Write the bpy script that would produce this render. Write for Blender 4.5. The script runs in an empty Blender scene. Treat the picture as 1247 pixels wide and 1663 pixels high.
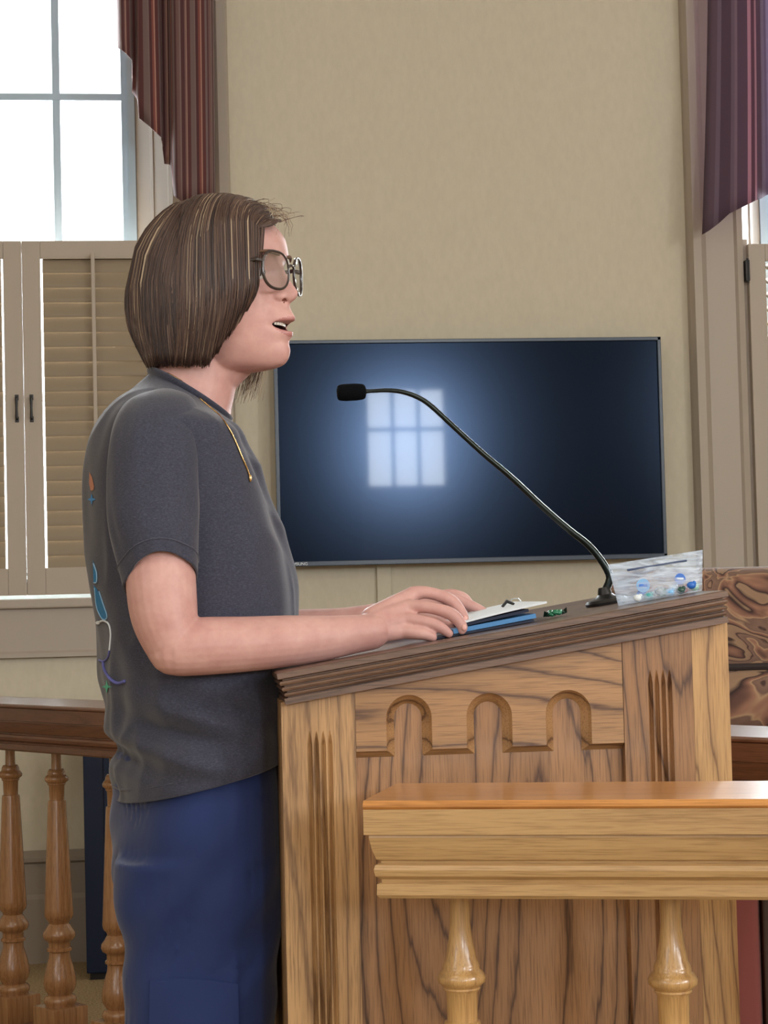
import bpy, bmesh, math, random
from mathutils import Vector, Matrix, noise
from mathutils.bvhtree import BVHTree
R = math.radians
S = bpy.context.scene
C = S.collection
random.seed(7)
# ------------------------------------------------------------------ camera
FPX = 3200.0; CAMZ = 1.12
YAW, PITCH, ROLL = R(6.5), math.atan(139/FPX), 0.025
CAM = Vector((0, 0, CAMZ))
fw = Vector((math.sin(YAW)*math.cos(PITCH), math.cos(YAW)*math.cos(PITCH), math.sin(PITCH)))
r0 = Vector((math.cos(YAW), -math.sin(YAW), 0)); u0 = r0.cross(fw)
cu = u0*math.cos(ROLL) + r0*math.sin(ROLL); cr = r0*math.cos(ROLL) - u0*math.sin(ROLL)
cam = bpy.data.cameras.new('camera'); camo = bpy.data.objects.new('camera', cam); C.objects.link(camo)
M3 = Matrix((cr, cu, -fw)).transposed()
camo.matrix_world = Matrix.Translation(CAM) @ M3.to_4x4()
cam.sensor_fit = 'AUTO'; cam.sensor_width = 36; cam.lens = FPX/1663*36; cam.clip_end = 200
S.camera = camo
def ray(px, py): return (fw + cr*((px-623.5)/FPX) - cu*((py-831.5)/FPX))
def W(px, py, Y):
    d = ray(px, py); return CAM + d*(Y/d.y)
def WZ(px, py, z):
    d = ray(px, py); return CAM + d*((z-CAMZ)/d.z)
# ------------------------------------------------------------------ world and light
w = bpy.data.worlds.new('world'); S.world = w; w.use_nodes = True
bg = w.node_tree.nodes['Background']; bg.inputs[0].default_value = (0.93, 0.97, 1, 1); bg.inputs[1].default_value = 3.0
S.view_settings.view_transform = 'Standard'; S.view_settings.look = 'None'
S.view_settings.exposure = 0.0; S.view_settings.gamma = 1; S.view_settings.use_curve_mapping = False
YW = 6.35                      # back wall face
CEIL = 4.3; XL, XR, YR = -4.2, 5.2, -8.0
def area(name, loc, direction, sx, sy, power, col):
    l = bpy.data.lights.new(name, 'AREA'); l.shape = 'RECTANGLE'; l.size = sx; l.size_y = sy
    l.energy = power; l.color = col
    o = bpy.data.objects.new(name, l); C.objects.link(o); o.location = loc
    o.rotation_euler = Vector(direction).to_track_quat('-Z', 'Y').to_euler()
    return o
SKY = (0.90, 0.96, 1.0)
P_BACKWIN, P_REAR, P_SIDE, P_CEIL = 240, 74, 138, 20

# ------------------------------------------------------------------ helpers
ORG = {}
def link(o): C.objects.link(o); return o
def tag(o, label=None, cat=None, group=None, kind=None):
    if label: o['label'] = label
    if cat: o['category'] = cat
    if group: o['group'] = group
    if kind: o['kind'] = kind
    return o
def thing(name, label, cat, loc, group=None):
    o = bpy.data.objects.new(name, None); link(o); o.location = loc; o.empty_display_size = .05
    ORG[o.name] = Vector(loc); return tag(o, label, cat, group)
def structroot(name, loc):
    o = bpy.data.objects.new(name, None); link(o); o.location = loc; ORG[o.name] = Vector(loc)
    o['kind'] = 'structure'; return o
class MB:
    """collects verts / faces, several shapes of ONE part"""
    def __init__(s): s.v = []; s.f = []; s.mi = []; s.uv = None
    def add(s, v, f, mi=0):
        n = len(s.v); s.v += [Vector(p) for p in v]; s.f += [tuple(i+n for i in q) for q in f]; s.mi += [mi]*len(f)
        return s
    def box(s, a, b, mi=0, bev=0.0):
        x0, y0, z0 = [min(a[i], b[i]) for i in range(3)]; x1, y1, z1 = [max(a[i], b[i]) for i in range(3)]
        bm = bmesh.new(); bmesh.ops.create_cube(bm, size=1)
        for v in bm.verts: v.co = Vector(((x0+x1)/2+v.co.x*(x1-x0), (y0+y1)/2+v.co.y*(y1-y0), (z0+z1)/2+v.co.z*(z1-z0)))
        if bev: bmesh.ops.bevel(bm, geom=bm.edges[:], offset=bev, segments=2, profile=.6, affect='EDGES')
        bm.verts.index_update()
        s.add([v.co.copy() for v in bm.verts], [[v.index for v in f.verts] for f in bm.faces], mi); bm.free(); return s
    def rot(s, fn):
        s.v = [Vector(fn(p)) for p in s.v]; return s
    def tube(s, pts, rad, n=10, cap=True, mi=0, up=None):
        """rad: float or list of float or (a,b); a along the 'side' axis, b along 'up' axis"""
        pts = [Vector(p) for p in pts]; m = len(pts)
        rr = rad if isinstance(rad, (list, tuple)) and len(rad) == m else [rad]*m
        V = []; U = Vector(up) if up else None; prev = None
        for i, p in enumerate(pts):
            t = (pts[min(i+1, m-1)] - pts[max(i-1, 0)]).normalized()
            if U is not None: a = t.cross(U).normalized()
            else:
                if prev is None:
                    ref = Vector((0, 0, 1)) if abs(t.z) < .9 else Vector((1, 0, 0)); a = t.cross(ref).normalized()
                else: a = (prev - t*prev.dot(t)).normalized()
                prev = a
            b = a.cross(t).normalized()
            q = rr[i]; ra, rb = q if isinstance(q, (tuple, list)) else (q, q)
            for k in range(n):
                an = 2*math.pi*k/n; V.append(p + a*(ra*math.cos(an)) + b*(rb*math.sin(an)))
        F = []
        for i in range(m-1):
            for k in range(n):
                k2 = (k+1) % n; F.append((i*n+k, i*n+k2, (i+1)*n+k2, (i+1)*n+k))
        if cap: F.append(tuple(reversed(range(n)))); F.append(tuple(range((m-1)*n, m*n)))
        return s.add(V, F, mi)
    def ball(s, c, r, n=14, mi=0, sc=(1, 1, 1)):
        V = []; F = []; c = Vector(c); h = n//2
        for i in range(1, h):
            th = math.pi*i/h
            for k in range(n):
                ph = 2*math.pi*k/n
                V.append(c + Vector((math.sin(th)*math.cos(ph)*sc[0], math.sin(th)*math.sin(ph)*sc[1], math.cos(th)*sc[2]))*r)
        top = len(V); V.append(c+Vector((0, 0, r*sc[2]))); V.append(c-Vector((0, 0, r*sc[2])))
        for i in range(h-2):
            for k in range(n): F.append((i*n+k, (i+1)*n+k, (i+1)*n+(k+1) % n, i*n+(k+1) % n))
        for k in range(n):
            F.append((top, k, (k+1) % n)); F.append((top+1, (h-2)*n+(k+1) % n, (h-2)*n+k))
        return s.add(V, F, mi)
    def lathe(s, prof, c, n=32, mi=0):
        V = []; F = []; m = len(prof); c = Vector(c)
        for r, z in prof:
            for k in range(n):
                a = 2*math.pi*k/n; V.append(c+Vector((r*math.cos(a), r*math.sin(a), z)))
        for i in range(m-1):
            for k in range(n): F.append((i*n+k, i*n+(k+1) % n, (i+1)*n+(k+1) % n, (i+1)*n+k))
        F.append(tuple(reversed(range(n)))); F.append(tuple(range((m-1)*n, m*n)))
        return s.add(V, F, mi)
    def prism(s, prof, p0, p1, side, upv=(0, 0, 1), mi=0):
        """2d profile (a,b) swept from p0 to p1; a along side, b along upv"""
        p0, p1, side, upv = Vector(p0), Vector(p1), Vector(side), Vector(upv); n = len(prof)
        V = [p0+side*a+upv*b for a, b in prof] + [p1+side*a+upv*b for a, b in prof]
        F = [(i, (i+1) % n, n+(i+1) % n, n+i) for i in range(n)] + [tuple(reversed(range(n))), tuple(range(n, 2*n))]
        return s.add(V, F, mi)
    def build(s, name, mat, parent=None, smooth=False, loc=None, uv=None, sharp=35, fixn=True):
        if parent is not None: org = ORG[parent.name]
        elif loc is not None: org = Vector(loc)
        else:
            n = len(s.v); org = Vector((sum(p.x for p in s.v)/n, sum(p.y for p in s.v)/n, min(p.z for p in s.v)))
        me = bpy.data.meshes.new(name); me.from_pydata([p-org for p in s.v], [], s.f)
        for m in (mat if isinstance(mat, (list, tuple)) else [mat]): me.materials.append(m)
        me.polygons.foreach_set('material_index', s.mi)
        if uv:
            l = me.uv_layers.new(name='UVMap')
            for lp in me.loops: l.data[lp.index].uv = uv[lp.vertex_index]
        if fixn:
            bm = bmesh.new(); bm.from_mesh(me); bmesh.ops.recalc_face_normals(bm, faces=bm.faces); bm.to_mesh(me); bm.free()
        if smooth:
            me.polygons.foreach_set('use_smooth', [True]*len(me.polygons))
            if sharp: me.set_sharp_from_angle(angle=R(sharp))
        me.update()
        o = bpy.data.objects.new(name, me); link(o)
        if parent is not None: o.parent = parent
        else: o.location = org
        ORG[o.name] = org
        return o
def lerp(a, b, t): return a+(b-a)*t
def interp(tab, x):
    if x <= tab[0][0]: return tab[0][1]
    for (a, va), (b, vb) in zip(tab, tab[1:]):
        if x <= b: 
            t = (x-a)/(b-a); return va+(vb-va)*t
    return tab[-1][1]
def smoothtab(tab, x):
    """monotone-ish catmull-rom through table"""
    n = len(tab)
    if x <= tab[0][0]: return tab[0][1]
    if x >= tab[-1][0]: return tab[-1][1]
    for i in range(n-1):
        if x <= tab[i+1][0]:
            x0, y0 = tab[i]; x1, y1 = tab[i+1]
            def sl(j):
                if j <= 0: return (tab[1][1]-tab[0][1])/(tab[1][0]-tab[0][0])
                if j >= n-1: return (tab[-1][1]-tab[-2][1])/(tab[-1][0]-tab[-2][0])
                return (tab[j+1][1]-tab[j-1][1])/(tab[j+1][0]-tab[j-1][0])
            h = x1-x0; t = (x-x0)/h; m0, m1 = sl(i)*h, sl(i+1)*h
            return (2*t**3-3*t*t+1)*y0+(t**3-2*t*t+t)*m0+(-2*t**3+3*t*t)*y1+(t**3-t*t)*m1
def spline(pts, n):
    """catmull-rom resample list of tuples"""
    pts = [tuple(p) for p in pts]; m = len(pts); out = []
    for k in range(n):
        s = k/(n-1)*(m-1); i = min(int(s), m-2); t = s-i
        p0 = pts[max(i-1, 0)]; p1 = pts[i]; p2 = pts[i+1]; p3 = pts[min(i+2, m-1)]
        out.append(tuple(.5*((2*b)+(-a+c)*t+(2*a-5*b+4*c-d)*t*t+(-a+3*b-3*c+d)*t**3) for a, b, c, d in zip(p0, p1, p2, p3)))
    return out
def s2l(c):
    return tuple(((v/255)/12.92 if v/255 <= .04045 else ((v/255+.055)/1.055)**2.4) for v in c)+(1,)
# ------------------------------------------------------------------ materials
def mat(name, col, rough=.6, spec=.5, metal=0, coat=0, **kw):
    m = bpy.data.materials.new(name); m.use_nodes = True; b = m.node_tree.nodes['Principled BSDF']
    b.inputs['Base Color'].default_value = s2l(col); b.inputs['Roughness'].default_value = rough
    b.inputs['Specular IOR Level'].default_value = spec; b.inputs['Metallic'].default_value = metal
    b.inputs['Coat Weight'].default_value = coat; b.inputs['Coat Roughness'].default_value = kw.get('coatr', .1)
    if 'sss' in kw:
        b.inputs['Subsurface Weight'].default_value = kw['sss']; b.inputs['Subsurface Radius'].default_value = (1, .35, .2)
        b.inputs['Subsurface Scale'].default_value = .006
    if 'sheen' in kw: b.inputs['Sheen Weight'].default_value = kw['sheen']; b.inputs['Sheen Roughness'].default_value = .45
    return m
def nodes(m): return m.node_tree.nodes, m.node_tree.links, m.node_tree.nodes['Principled BSDF']
def coordmap(m, scale=(1, 1, 1), rot=(0, 0, 0), loc=(0, 0, 0), kind='Object'):
    N, L, _ = nodes(m); tc = N.new('ShaderNodeTexCoord'); mp = N.new('ShaderNodeMapping')
    mp.inputs['Scale'].default_value = scale; mp.inputs['Rotation'].default_value = rot; mp.inputs['Location'].default_value = loc
    L.new(tc.outputs[kind], mp.inputs[0]); return mp.outputs[0]
def noisetex(m, vec, sc, detail=4, rough=.5, dist=0):
    N, L, _ = nodes(m); n = N.new('ShaderNodeTexNoise'); n.inputs['Scale'].default_value = sc
    n.inputs['Detail'].default_value = detail; n.inputs['Roughness'].default_value = rough; n.inputs['Distortion'].default_value = dist
    L.new(vec, n.inputs['Vector']); return n.outputs['Fac']
def ramp(m, fac, stops, mode='LINEAR'):
    N, L, _ = nodes(m); r = N.new('ShaderNodeValToRGB'); r.color_ramp.interpolation = mode
    e = r.color_ramp.elements
    while len(e) < len(stops): e.new(.5)
    for k, (p, c) in enumerate(stops): e[k].position = p; e[k].color = s2l(c) if len(c) == 3 else c
    L.new(fac, r.inputs[0]); return r.outputs[0]
def mix(m, fac, a, b, mode='MIX'):
    N, L, _ = nodes(m); x = N.new('ShaderNodeMix'); x.data_type = 'RGBA'; x.blend_type = mode
    if isinstance(fac, float): x.inputs[0].default_value = fac
    else: L.new(fac, x.inputs[0])
    for s, v in ((6, a), (7, b)):
        if isinstance(v, tuple): x.inputs[s].default_value = v
        else: L.new(v, x.inputs[s])
    return x.outputs[2]
def bump(m, h, strength=.3, dist=.002):
    N, L, B = nodes(m); b = N.new('ShaderNodeBump'); b.inputs['Strength'].default_value = strength; b.inputs['Distance'].default_value = dist
    L.new(h, b.inputs['Height']); L.new(b.outputs[0], B.inputs['Normal'])
def setcol(m, out): N, L, B = nodes(m); L.new(out, B.inputs['Base Color'])
def wood(name, light, mid, dark, grain='z', tilt=18, off=(0, .03, 0), period=.011, rough=.42, coat=.25, stretch=.13, contrast=1.0, rings=21.0, loops=5.0, fibre=.5):
    """flat-sawn oak: contour bands of a long stretched field give the cathedral arches, fine dashes give the pores"""
    m = mat(name, mid, rough, .5, 0, coat, coatr=.22)
    def stretchv(f): return {'z': (1, 1, f), 'x': (f, 1, 1), 'y': (1, f, 1)}[grain]
    N, L, B = nodes(m)
    v = coordmap(m, stretchv(stretch), (0, 0, 0), tuple(a*3+.37 for a in off))
    n1 = noisetex(m, v, loops, 1.2, .4)
    n2 = noisetex(m, coordmap(m, stretchv(.10)), 70, 3, .6)
    sep = N.new('ShaderNodeSeparateXYZ'); L.new(v, sep.inputs[0])
    cross = N.new('ShaderNodeMath'); cross.operation = 'MULTIPLY'; cross.inputs[1].default_value = .22/period
    L.new(sep.outputs[{'z': 0, 'x': 2, 'y': 2}[grain]], cross.inputs[0])
    a = N.new('ShaderNodeMath'); a.operation = 'MULTIPLY_ADD'; a.inputs[1].default_value = rings; L.new(n1, a.inputs[0]); L.new(cross.outputs[0], a.inputs[2])
    b = N.new('ShaderNodeMath'); b.operation = 'MULTIPLY_ADD'; b.inputs[1].default_value = .55; L.new(n2, b.inputs[0]); L.new(a.outputs[0], b.inputs[2])
    f = N.new('ShaderNodeMath'); f.operation = 'FRACT'; L.new(b.outputs[0], f.inputs[0])
    base = ramp(m, noisetex(m, v, 7, 3), [(.3, light), (.7, mid)])
    g = int(255*min(1, .35+.65*contrast))
    band = ramp(m, f.outputs[0], [(0, (g, g, g)), (.10, (int(g*.55),)*3), (.34, (0, 0, 0)), (.70, (0, 0, 0)), (.93, (int(g*.6),)*3), (1, (g, g, g))])
    fib = ramp(m, noisetex(m, coordmap(m, stretchv(.035)), 520, 2, .55), [(.47, (0, 0, 0)), (.70, (255, 255, 255))])
    c1 = mix(m, band, base, s2l(dark))
    pm = N.new('ShaderNodeMath'); pm.operation = 'MULTIPLY'; pm.inputs[1].default_value = fibre; L.new(fib, pm.inputs[0])
    c2 = mix(m, pm.outputs[0], c1, s2l(dark))
    setcol(m, c2); bump(m, fib, .12, .0005)
    return m
def fabricbump(m, sc=900, st=.25, d=.0006): bump(m, noisetex(m, coordmap(m), sc, 2), st, d)

m_wall = mat('wallpaper', (200, 191, 168), .85, .2)
setcol(m_wall, ramp(m_wall, noisetex(m_wall, coordmap(m_wall, (1, 1, .5)), 60, 3), [(.3, (206, 197, 177)), (.7, (211, 202, 182))]))
bump(m_wall, noisetex(m_wall, coordmap(m_wall, (1, 1, .6)), 320, 2), .08, .0008)
m_wall2 = mat('plaster', (206, 200, 182), .85, .2)
m_rearwall = mat('dark_panelling', (92, 74, 58), .7, .3)
m_ceil = mat('ceiling_white', (225, 220, 208), .9, .2)
m_trim = mat('taupe_paint', (177, 165, 152), .45, .4)
m_white_glare = mat('white_paint_glare_tint', (176, 196, 212), .4, .4)  # white paint with the bluish window glare mixed into its colour
m_shut = mat('shutter_paint', (178, 165, 150), .45, .4)
m_louv = mat('louver_paint', (148, 132, 110), .5, .35)
m_black = mat('black_metal', (22, 22, 24), .4, .5)
m_carpet = mat('carpet', (160, 138, 105), .95, .1)
setcol(m_carpet, ramp(m_carpet, noisetex(m_carpet, coordmap(m_carpet), 160, 3), [(.35, (140, 118, 88)), (.65, (182, 160, 125))]))
fabricbump(m_carpet, 300, .5, .003)
m_glass = bpy.data.materials.new('window_glass'); m_glass.use_nodes = True
N_ = m_glass.node_tree.nodes; L_ = m_glass.node_tree.links; N_.remove(N_['Principled BSDF'])
tr = N_.new('ShaderNodeBsdfTransparent'); gl = N_.new('ShaderNodeBsdfGlossy'); gl.inputs['Roughness'].default_value = .02
mx = N_.new('ShaderNodeMixShader'); mx.inputs[0].default_value = .05
L_.new(tr.outputs[0], mx.inputs[1]); L_.new(gl.outputs[0], mx.inputs[2]); L_.new(mx.outputs[0], N_['Material Output'].inputs[0])
OAK = dict(light=(200, 160, 112), mid=(178, 136, 90), dark=(84, 54, 34))
m_oakv = wood('oak_vertical', **OAK, grain='z', off=(.05, .03, 0), period=.016, rings=15, contrast=.8)
m_oakv2 = wood('oak_vertical_panel', (174, 130, 90), (150, 108, 70), (78, 50, 32), grain='z', off=(-.22, .05, .02), tilt=25, period=.014)
m_oakh = wood('oak_horizontal', (180, 138, 94), (158, 116, 74), (84, 54, 34), grain='x', off=(0, .02, .06), period=.011)
m_oaktop = wood('oak_dark_top', (124, 96, 78), (100, 76, 62), (52, 38, 32), grain='x', period=.008, rough=.4, coat=.3, contrast=.7)
m_rail = wood('oak_golden_rail', (196, 160, 112), (176, 140, 92), (126, 90, 54), grain='x', rings=7, stretch=.08, period=.02, rough=.3, coat=.5, contrast=.5, off=(0, .2, .1))
m_railtop = wood('oak_orange_cap', (212, 150, 84), (194, 128, 64), (140, 84, 40), grain='x', rings=7, stretch=.08, period=.016, rough=.3, coat=.5, contrast=.5, off=(0, .2, .1))
m_railbrown = wood('brown_rail', (128, 84, 62), (106, 66, 48), (68, 42, 32), grain='x', period=.018, rough=.28, coat=.6, contrast=.5, off=(0, .2, .1))
m_balF = wood('baluster_light_oak', (208, 168, 112), (190, 146, 90), (134, 94, 54), grain='z', period=.014, rough=.28, coat=.6, contrast=.55, off=(.02, .01, 0))
m_balB = wood('baluster_brown_oak', (188, 142, 98), (162, 116, 76), (108, 70, 44), grain='z', period=.016, rough=.25, coat=.7, contrast=.5, off=(.02, .01, 0))
m_skin = mat('skin', (222, 176, 166), .48, .4, sss=.12)
setcol(m_skin, ramp(m_skin, noisetex(m_skin, coordmap(m_skin), 26, 5, .6), [(.3, (194, 145, 138)), (.7, (214, 169, 161))]))
bump(m_skin, noisetex(m_skin, coordmap(m_skin), 420, 3), .12, .0006)
m_lip = mat('lips', (186, 128, 124), .38, .5, sss=.1)
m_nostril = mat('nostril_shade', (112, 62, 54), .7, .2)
m_mouth = mat('mouth_inside', (58, 22, 22), .6, .3)
m_nail = mat('nail', (226, 172, 162), .25, .5)
m_tooth = mat('teeth', (236, 230, 220), .2, .5)

# ------------------------------------------------------------------ the room
def bx(name, a, b, m, kind='structure', bev=0):
    o = MB().box(a, b, bev=bev).build(name, m); o['kind'] = kind; return o
bx('floor', (XL-.2, YR-.2, -.1), (XR+.2, YW+.5, 0), m_carpet)
bx('ceiling', (XL-.2, YR-.2, CEIL), (XR+.2, YW+.3, CEIL+.1), m_ceil)
SILLZ = W(80, 972, YW).z
W1R = W(286, 600, YW).x; W1C = W(40, 600, YW).x; W1L = 2*W1C-W1R
W2L = W(1210, 640, YW).x; W2R = W2L+(W1R-W1L); WTOP = 3.55
wb = MB()
TH = .28
for a, b in (((XL-.2, YW, 0), (W1L, YW+TH, CEIL)), ((W1R, YW, 0), (W2L, YW+TH, CEIL)), ((W2R, YW, 0), (XR+.2, YW+TH, CEIL)),
             ((W1L, YW, 0), (W1R, YW+TH, SILLZ-.02)), ((W2L, YW, 0), (W2R, YW+TH, SILLZ-.02)),
             ((W1L, YW, WTOP), (W1R, YW+TH, CEIL)), ((W2L, YW, WTOP), (W2R, YW+TH, CEIL))): wb.box(a, b)
wb.build('wall_back', m_wall)['kind'] = 'structure'
# baseboard of the back wall: tall, two steps
bb = MB().prism([(0, 0), (.03, 0), (.03, .2), (.022, .215), (.022, .31), (.034, .318), (.034, .33), (.012, .35), (0, .35)],
                (XL, YW, 0), (XR, YW, 0), (0, -1, 0)).build('baseboard_back', mat('taupe_baseboard', (150, 138, 126), .5, .4))
bb['kind'] = 'structure'
# cable cover under the television
xa, xb = W(611, 930, YW).x, W(634, 930, YW).x
o = MB().box((xa, YW-.014, .35), (xb, YW, 1.35), bev=.003).build('trim_1', m_wall); o['kind'] = 'structure'

def window(name, xl, xr, zb, zt, yf, cols, rowsz, casing_side, depth=.17, glass_pad=.13):
    """double hung window with splayed reveal, casing, sash, muntins and glass"""
    root = structroot(name, ((xl+xr)/2, yf, zb))
    # casing (both sides and head)
    cb = MB()
    def cas(x, s):
        pr = [(0, 0), (0, .028), (.022, .036), (.03, .026), (.125, .026), (.135, .04), (.150, .06), (.178, .064), (.186, .03), (.186, 0)]
        cb.prism(pr, (x, yf, zb-.04), (x, yf, zt-.0005), (s, 0, 0), (0, -1, 0))
    cas(xl, -1); cas(xr, 1)
    cb.prism([(0, 0), (0, .028), (.022, .036), (.03, .026), (.125, .026), (.135, .04), (.150, .06), (.178, .064), (.186, .03), (.186, 0)],
             (xl-.186, yf, zt), (xr+.186, yf, zt), (0, 0, 1), (0, -1, 0))
    cb.build('casing', m_trim, root)
    # splayed reveal with two grooves
    ys = yf+depth; gx0, gx1 = xl+glass_pad, xr-glass_pad
    rv = MB()
    for (xo, xi) in ((xl, gx0), (xr, gx1)):
        s = 1 if xi > xo else -1
        stops = [0, .1, .12, .45, .47, .53, .55, 1]
        dd = [0, 0, .006, .006, 0, 0, .006, 0]
        pf = []
        for t, d in zip(stops, dd): pf.append((xo+(xi-xo)*t, yf+depth*t+d))
        pf += [(xi, ys+.05), (xo, ys+.05)]
        n = len(pf); V = [(x, y, zb-.01) for x, y in pf]+[(x, y, zt) for x, y in pf]
        rv.add(V, [(i, (i+1) % n, n+(i+1) % n, n+i) for i in range(n)]+[tuple(range(n)), tuple(range(n, 2*n))])
    rv.build('reveal', m_trim, root)
    MB().box((xl-.20, yf-.045, zb-.03), (xr+.20, ys+.05, zb), bev=.006).build('sill', m_trim, root)
    MB().prism([(0, -.03), (.022, -.03), (.022, -.165), (.03, -.172), (.03, -.185), (0, -.185)], (xl-.19, yf, zb), (xr+.19, yf, zb), (0, -1, 0)).build('apron', m_trim, root)
    sb = MB(); st = .032
    sb.box((gx0, ys, zb), (gx0+st, ys+.04, zt)); sb.box((gx1-st, ys, zb), (gx1, ys+.04, zt))
    sb.box((gx0, ys, zb), (gx1, ys+.04, zb+.06)); sb.box((gx0, ys, zt-.05), (gx1, ys+.04, zt))
    # stop beads beside the sash, one step proud
    sb.box((gx0-.012, ys-.022, zb), (gx0+.010, ys, zt)); sb.box((gx1-.010, ys-.022, zb), (gx1+.012, ys, zt))
    sash = sb.build('sash', m_white_glare, root)
    mu = MB(); a0, a1 = gx0+st, gx1-st
    for k in range(1, cols):
        x = lerp(a0, a1, k/cols); mu.box((x-.0125, ys+.008, zb), (x+.0125, ys+.035, zt))
    for z in rowsz: mu.box((a0, ys+.006, z-.0115), (a1, ys+.036, z+.0115))
    mu.build('muntins', m_white_glare, sash)
    MB().box((a0, ys+.018, zb+.05), (a1, ys+.022, zt-.04)).build('pane', m_glass, root)
    return root, gx0, gx1, ys
zm = W(100, 158, YW+.18).z
window('window_1', W1L, W1R, SILLZ, WTOP, YW, 3, [zm, zm-.5, zm-1.0, zm+.5], 1)
window('window_2', W2L, W2R, SILLZ, WTOP, YW, 3, [zm, zm-.5, zm-1.0, zm+.5], -1)
for n, xl, xr in (('daylight_window_1', W1L, W1R), ('daylight_window_2', W2L, W2R)):
    area(n, ((xl+xr)/2, YW+.75, 2.3), (0, -1, 0), 1.5, 3.0, P_BACKWIN*(1 if n.endswith('1') else 1.9), SKY).data.spread = R(95 if n.endswith('1') else 160)

# the rest of the room, behind the camera: rear wall with a window over half shutters, side walls with windows added for fill light
bx('wall_left', (XL-.2, YR, 0), (XL, YW, CEIL), m_wall); bx('wall_right', (XR, YR, 0), (XR+.2, YW, CEIL), m_wall)
d = ray(660, 712); px_ = CAM + d*((YW-.07)/d.y); q = d.x/d.y; cxr = px_.x+q*(YW-.07-YR); czr = CAMZ+d.z/d.y*(2*(YW-.07)-YR)
wr = .41; zr0, zr1 = czr-.5, czr+.52
rb = MB()
for a, b in (((XL-.2, YR-.2, 0), (cxr-wr, YR, CEIL)), ((cxr+wr, YR-.2, 0), (XR+.2, YR, CEIL)), ((cxr-wr, YR-.2, 0), (cxr+wr, YR, zr0)), ((cxr-wr, YR-.2, zr1), (cxr+wr, YR, CEIL))): rb.box(a, b)
rb.build('wall_rear', m_rearwall)['kind'] = 'structure'
rw = structroot('window_3', (cxr, YR, zr0))
fr = MB()
fr.box((cxr-wr-.1, YR, zr0-1.4), (cxr-wr, YR+.04, zr1+.1)); fr.box((cxr+wr, YR, zr0-1.4), (cxr+wr+.1, YR+.04, zr1+.1)); fr.box((cxr-wr, YR, zr1), (cxr+wr, YR+.04, zr1+.1))
fr.box((cxr-wr, YR, zr0-1.4), (cxr+wr, YR+.03, zr0)); fr.build('casing', m_trim, rw)
mu = MB()
for k in (1, 2): mu.box((cxr-wr+2*wr*k/3-.02, YR-.08, zr0), (cxr-wr+2*wr*k/3+.02, YR-.05, zr1))
mu.box((cxr-wr, YR-.08, czr+.08), (cxr+wr, YR-.05, czr+.12)); mu.build('muntins', m_white_glare, rw)
area('daylight_window_3', (cxr, YR-.15, (zr0+zr1)/2), (0, 1, 0), 2*wr, zr1-zr0, 210, SKY)
k = 4
for side, x in ((1, XL), (-1, XR)):  # unseen side windows, added to carry ambient fill lamps
    for y in (-4.6, -1.4):
        r = structroot('window_%d' % k, (x, y, 1.0)); k += 1
        f = MB(); X1 = x+side*.05
        f.box((x, y-.8, .95), (X1, y-.65, 3.6)); f.box((x, y+.65, .95), (X1, y+.8, 3.6)); f.box((x, y-.8, 3.45), (X1, y+.8, 3.6)); f.box((x, y-.8, .95), (X1, y+.8, 1.1))
        for q in (-.22, .22): f.box((x, y+q-.012, 1.1), (X1-side*.02, y+q+.012, 3.45))
        for z in (1.7, 2.3, 2.9): f.box((x, y-.65, z-.012), (X1-side*.02, y+.65, z+.012))
        f.build('frame', m_white_glare, r)
        area('side_window_fill', (x+side*.02, y, 2.27), (side, 0, -.1), 1.3, 2.3, P_SIDE*(1.9 if side < 0 else .45), (.97, .98, 1))
for x in (-1.6, 1.9):  # out-of-view ceiling panels added as warm fill from above
    for y in (-3.5, .2):
        t = thing('ceiling_fill_panel', 'unseen square white panel added as fill light, %s the camera on the %s side' % ('well behind' if y < -2 else 'just in front of', 'left' if x < 0 else 'right'), 'fill light', (x, y, CEIL-.06), 'added fill light panels')
        MB().box((x-.33, y-.33, CEIL-.06), (x+.33, y+.33, CEIL), bev=.01).build('housing', m_white_glare, t)
        area('ceiling_fill', (x, y, CEIL-.065), (0, 0, -1), .6, .6, P_CEIL, (1, .93, .82))
rear = area('rear_window_fill', (-1.2, YR+.02, 2.2), (0, 1, 0), 2.6, 2.2, P_REAR, (1, .98, .96))  # added fill lamp on the rear wall, out of view
r = structroot('window_8', (-1.2, YR, 1.1)); f = MB()  # unseen window frame made up around the rear fill lamp
f.box((-2.6, YR, 1.0), (-2.5, YR+.05, 3.4)); f.box((.1, YR, 1.0), (.2, YR+.05, 3.4)); f.box((-2.6, YR, 3.3), (.2, YR+.05, 3.4)); f.box((-2.6, YR, 1.0), (.2, YR+.05, 1.1))
for q in (-1.85, -1.2, -.55): f.box((q-.02, YR, 1.1), (q+.02, YR+.045, 3.3))
f.build('frame', m_white_glare, r)

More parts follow.
